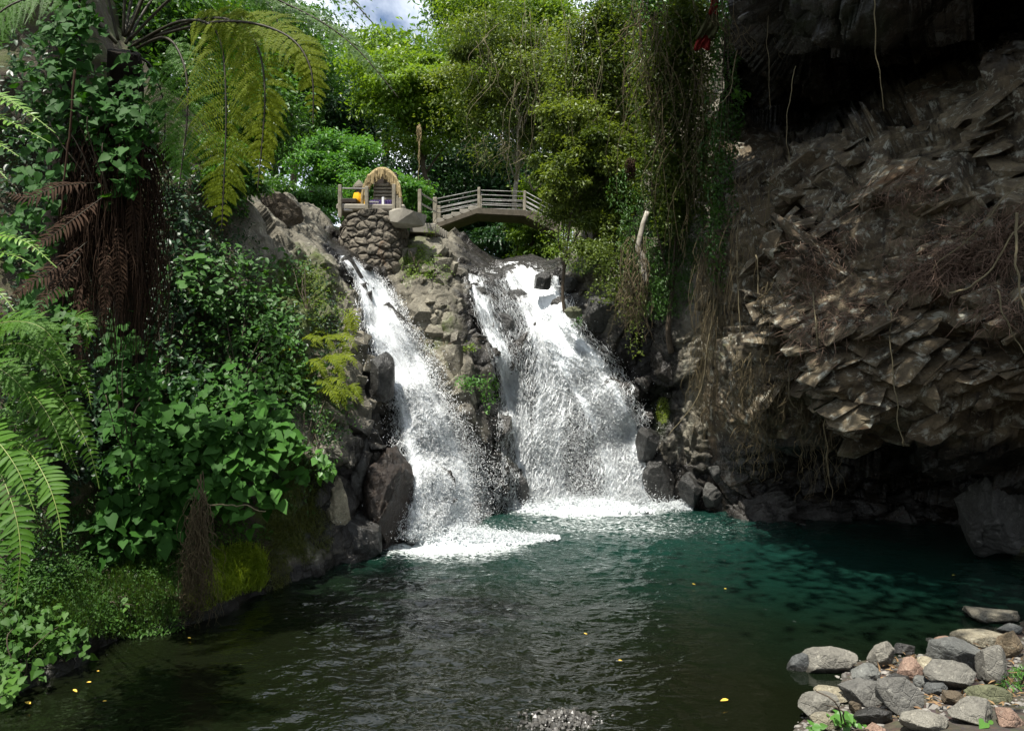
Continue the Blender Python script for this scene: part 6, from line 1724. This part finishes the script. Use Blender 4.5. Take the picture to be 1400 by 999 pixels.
# pale dead trunk with lichen
mb = MB(); add_tube(mb, bent(pts((884, 290, 15.0), (876, 318, 15.0), (874, 340, 15.0), (881, 362, 15.0), (883, 388, 15.0)), 16, .03), np.linspace(.05, .075, 16), 8)
tag(mb.build('dead_tree', M['bark_pale']), 'pale crooked dead trunk blotched with lichen beside the dark creeper curtain', 'dead tree')

def tangle(name, label, cat, items, mat, kind='stuff', sides=3):
    mb = MB()
    for (x0, x1, y0, y1, D, dd, n_, rad, L, sway) in items:
        for k in range(n_):
            a = rng.uniform(x0, x1); b = rng.uniform(y0, y0 + (y1 - y0) * .45); l_ = rng.uniform(.4, 1) * L * (y1 - b)
            d_ = D + rng.uniform(-dd, dd)
            s1, s2, s3 = rng.normal(0, sway, 3)
            q = np.array([at(a, b, d_), at(a + s1, b + l_ * .35, d_ - .05), at(a + s2, b + l_ * .7, d_), at(a + s2 + s3 * .5, b + l_, d_ + .05)])
            add_tube(mb, bent(q, 14, .09 if kind else .05, k), np.linspace(rad, rad * .5, 14) * rng.uniform(.6, 1.3), sides, rng.random())
    return tag(mb.build(name, M[mat]), label, cat, kind=kind)

tangle('root_curtain', 'straw coloured curtain of thin roots down the cliff beside the creeper', 'roots', [(1000, 1060, 200, 520, 13.4, .5, 50, .006, 1, 14), (952, 990, 320, 580, 14.6, .3, 60, .006, 1, 11), (955, 985, 300, 420, 14.7, .3, 20, .009, 1.2, 8), (940, 970, 440, 640, 14.9, .2, 30, .005, 1, 10)], 'root')
tangle('root_curtain', 'tangle of grey brown aerial roots hanging before the dark leafy tree', 'roots', [(868, 960, -30, 300, 14.9, .4, 40, .007, 1, 22), (870, 905, -40, 120, 14.7, .3, 22, .011, 1.2, 18), (900, 1000, 60, 380, 14.7, .4, 34, .006, 1, 20), (985, 1060, -20, 80, 13.4, .4, 40, .008, 1, 14)], 'root')
tangle('root_curtain', 'brown clump of roots dangling under the pale dead trunk', 'roots', [(856, 884, 320, 460, 15.0, .2, 60, .009, 1, 6), (845, 880, 380, 470, 15.0, .2, 24, .008, 1, 10)], 'root')
tangle('root_curtain', 'dripping roots under the pale ledge with orange stains', 'roots', [(1000, 1100, 480, 600, 11.9, .3, 120, .007, 1, 6), (1040, 1120, 380, 520, 11.7, .3, 60, .006, 1, 8), (1010, 1060, 560, 660, 12.6, .3, 40, .006, 1, 6), (1090, 1160, 540, 690, 11.5, .3, 26, .005, 1, 9)], 'root')
tangle('root_curtain', 'fine roots and trailing stems over the olive tree above the footbridge', 'roots', [(640, 760, 0, 220, 21.8, .6, 20, .008, 1, 18), (700, 870, -20, 300, 16.8, .5, 26, .005, 1, 12), (640, 720, 180, 250, 21.5, .4, 26, .005, 1, 8)], 'root_pale')
tangle('root_bundle', 'thick shaggy bundle of brown roots hanging into the water at the left bank', 'roots', [(258, 286, 670, 850, 8.45, .12, 90, .004, 1.0, 9), (246, 280, 740, 862, 8.4, .12, 90, .004, 1.0, 9), (262, 284, 640, 820, 8.55, .05, 16, .013, 1.1, 5)], 'root')
tangle('hanging_frond', 'dry yellow palm strip dangling on a string behind the shrine', 'dry frond', [(571, 575, 170, 200, 23.5, .05, 26, .010, 1, 1.5), (572, 574, 175, 242, 23.5, .03, 4, .012, 1.3, .6)], 'straw', None)
tangle('hanging_frond', 'small bunch of brown dried leaves hanging in the vine clad tree', 'dry frond', [(859, 867, 215, 252, 15.6, .06, 40, .012, 1, 2)], 'deadfrond', None)

# dry brush caught on the right cliff
mb = MB()
for (cx_, cy_, rx_, ry_, n_) in ((1320, 345, 90, 45, 900), (1270, 375, 50, 22, 420), (1380, 320, 40, 50, 300), (1130, 330, 50, 50, 260), (1090, 360, 40, 60, 220), (1240, 260, 70, 30, 240), (1160, 420, 70, 40, 300), (1100, 450, 50, 50, 220), (1370, 420, 40, 30, 260)):
    for k in range(n_):
        a = cx_ + rx_ * rng.normal(0, .5); b = cy_ + ry_ * rng.normal(0, .5)
        if a > 1455: continue
        p = spot(a, b, rng.uniform(.02, .16)); d_ = unit(rng.normal(size=3) * [1, .5, .7] - [0, 0, .35]); L = rng.uniform(.08, .35)
        q = np.array([p, p + d_ * L * .5 + rng.normal(0, .02, 3), p + d_ * L + [0, 0, -.04]])
        add_tube(mb, q, np.array([.004, .0035, .002]) * rng.uniform(.7, 1.5), 3, rng.random())
tag(mb.build('dry_brush', M['twig']), 'tangled dry brown twigs caught on the ledges of the right cliff', 'dry twigs', kind='stuff')

# prayer cloth hung in the vines
e = empty('hanging_cloth', at(965, 70, 13.9), 'faded cloth with red ends and olive middle hanging in the vines', 'cloth')
def cloth(name, rows, mat):
    """rows: px left, px right, py"""
    nu = 18; G = []
    for j, (a, b, yy) in enumerate(catmull(np.array(rows, float), 20, 0)):
        u = np.linspace(0, 1, nu); D = 13.9 + .05 * np.sin(u * 17 + j * .25) * (.4 + j / 20) + .03 * np.sin(u * 41)
        G.append(at(a + (b - a) * u, yy + 2 * np.sin(u * 9), D))
    G = np.array(G); mk(name, G.reshape(-1, 3), grid_faces(20, nu), M[mat], e)
cloth('red_top', [(974, 982, -12), (972, 982, 4), (968, 982, 20)], 'redcloth')
cloth('olive_middle', [(967, 982, 19), (958, 983, 38), (950, 976, 52)], 'olivecloth')
cloth('red_end', [(957, 972, 50), (951, 971, 58), (948, 970, 68)], 'redcloth')

# litter floating on the pool
FL = [((42, 964), .10, 'yellow leaf floating nearest the lower left corner'), ((100, 944), .08, 'yellow leaf floating right of the one nearest the corner'), ((125, 934), .06, 'small orange leaf floating beyond the pair at the lower left'),
      ((146, 960), .05, 'short yellow leaf floating right of the pair at the lower left'), ((261, 874), .06, 'thin yellow leaf floating below the hanging root bundle'), ((136, 919), .04, 'tiny brown leaf floating close to the left bank'),
      ((628, 787), .09, 'orange leaf floating in front of the narrower waterfall'), ((946, 799), .07, 'yellow leaf floating in the green middle of the pool'), ((990, 806), .06, 'orange leaf floating right of the yellow one in the green water'),
      ((798, 867), .06, 'pale yellow leaf floating in the rippled middle'), ((845, 904), .06, 'yellow leaf floating in the ripples above the gravel heap'), ((1305, 787), .06, 'lone yellow leaf floating near the right cliff'), ((996, 958), .11, 'long pale leaf floating in the brown shallows near the stones')]
for (p_, s_, lab) in FL:
    D = EYE * FPX / (p_[1] - CY); mb = MB()
    put(mb, OVAL, [at(p_[0], p_[1], D) * [1, 1, 0] + [0, 0, .016]], np.array([[0.1, -.2, 1.0]]), np.array([[rng.choice([-1, 1]), rng.normal(0, .3), 0]]), s_ * .75, .5)
    tag(mb.build('floating_leaf', M['yellowleaf']), lab, 'leaf', 'leaves floating on the pool')
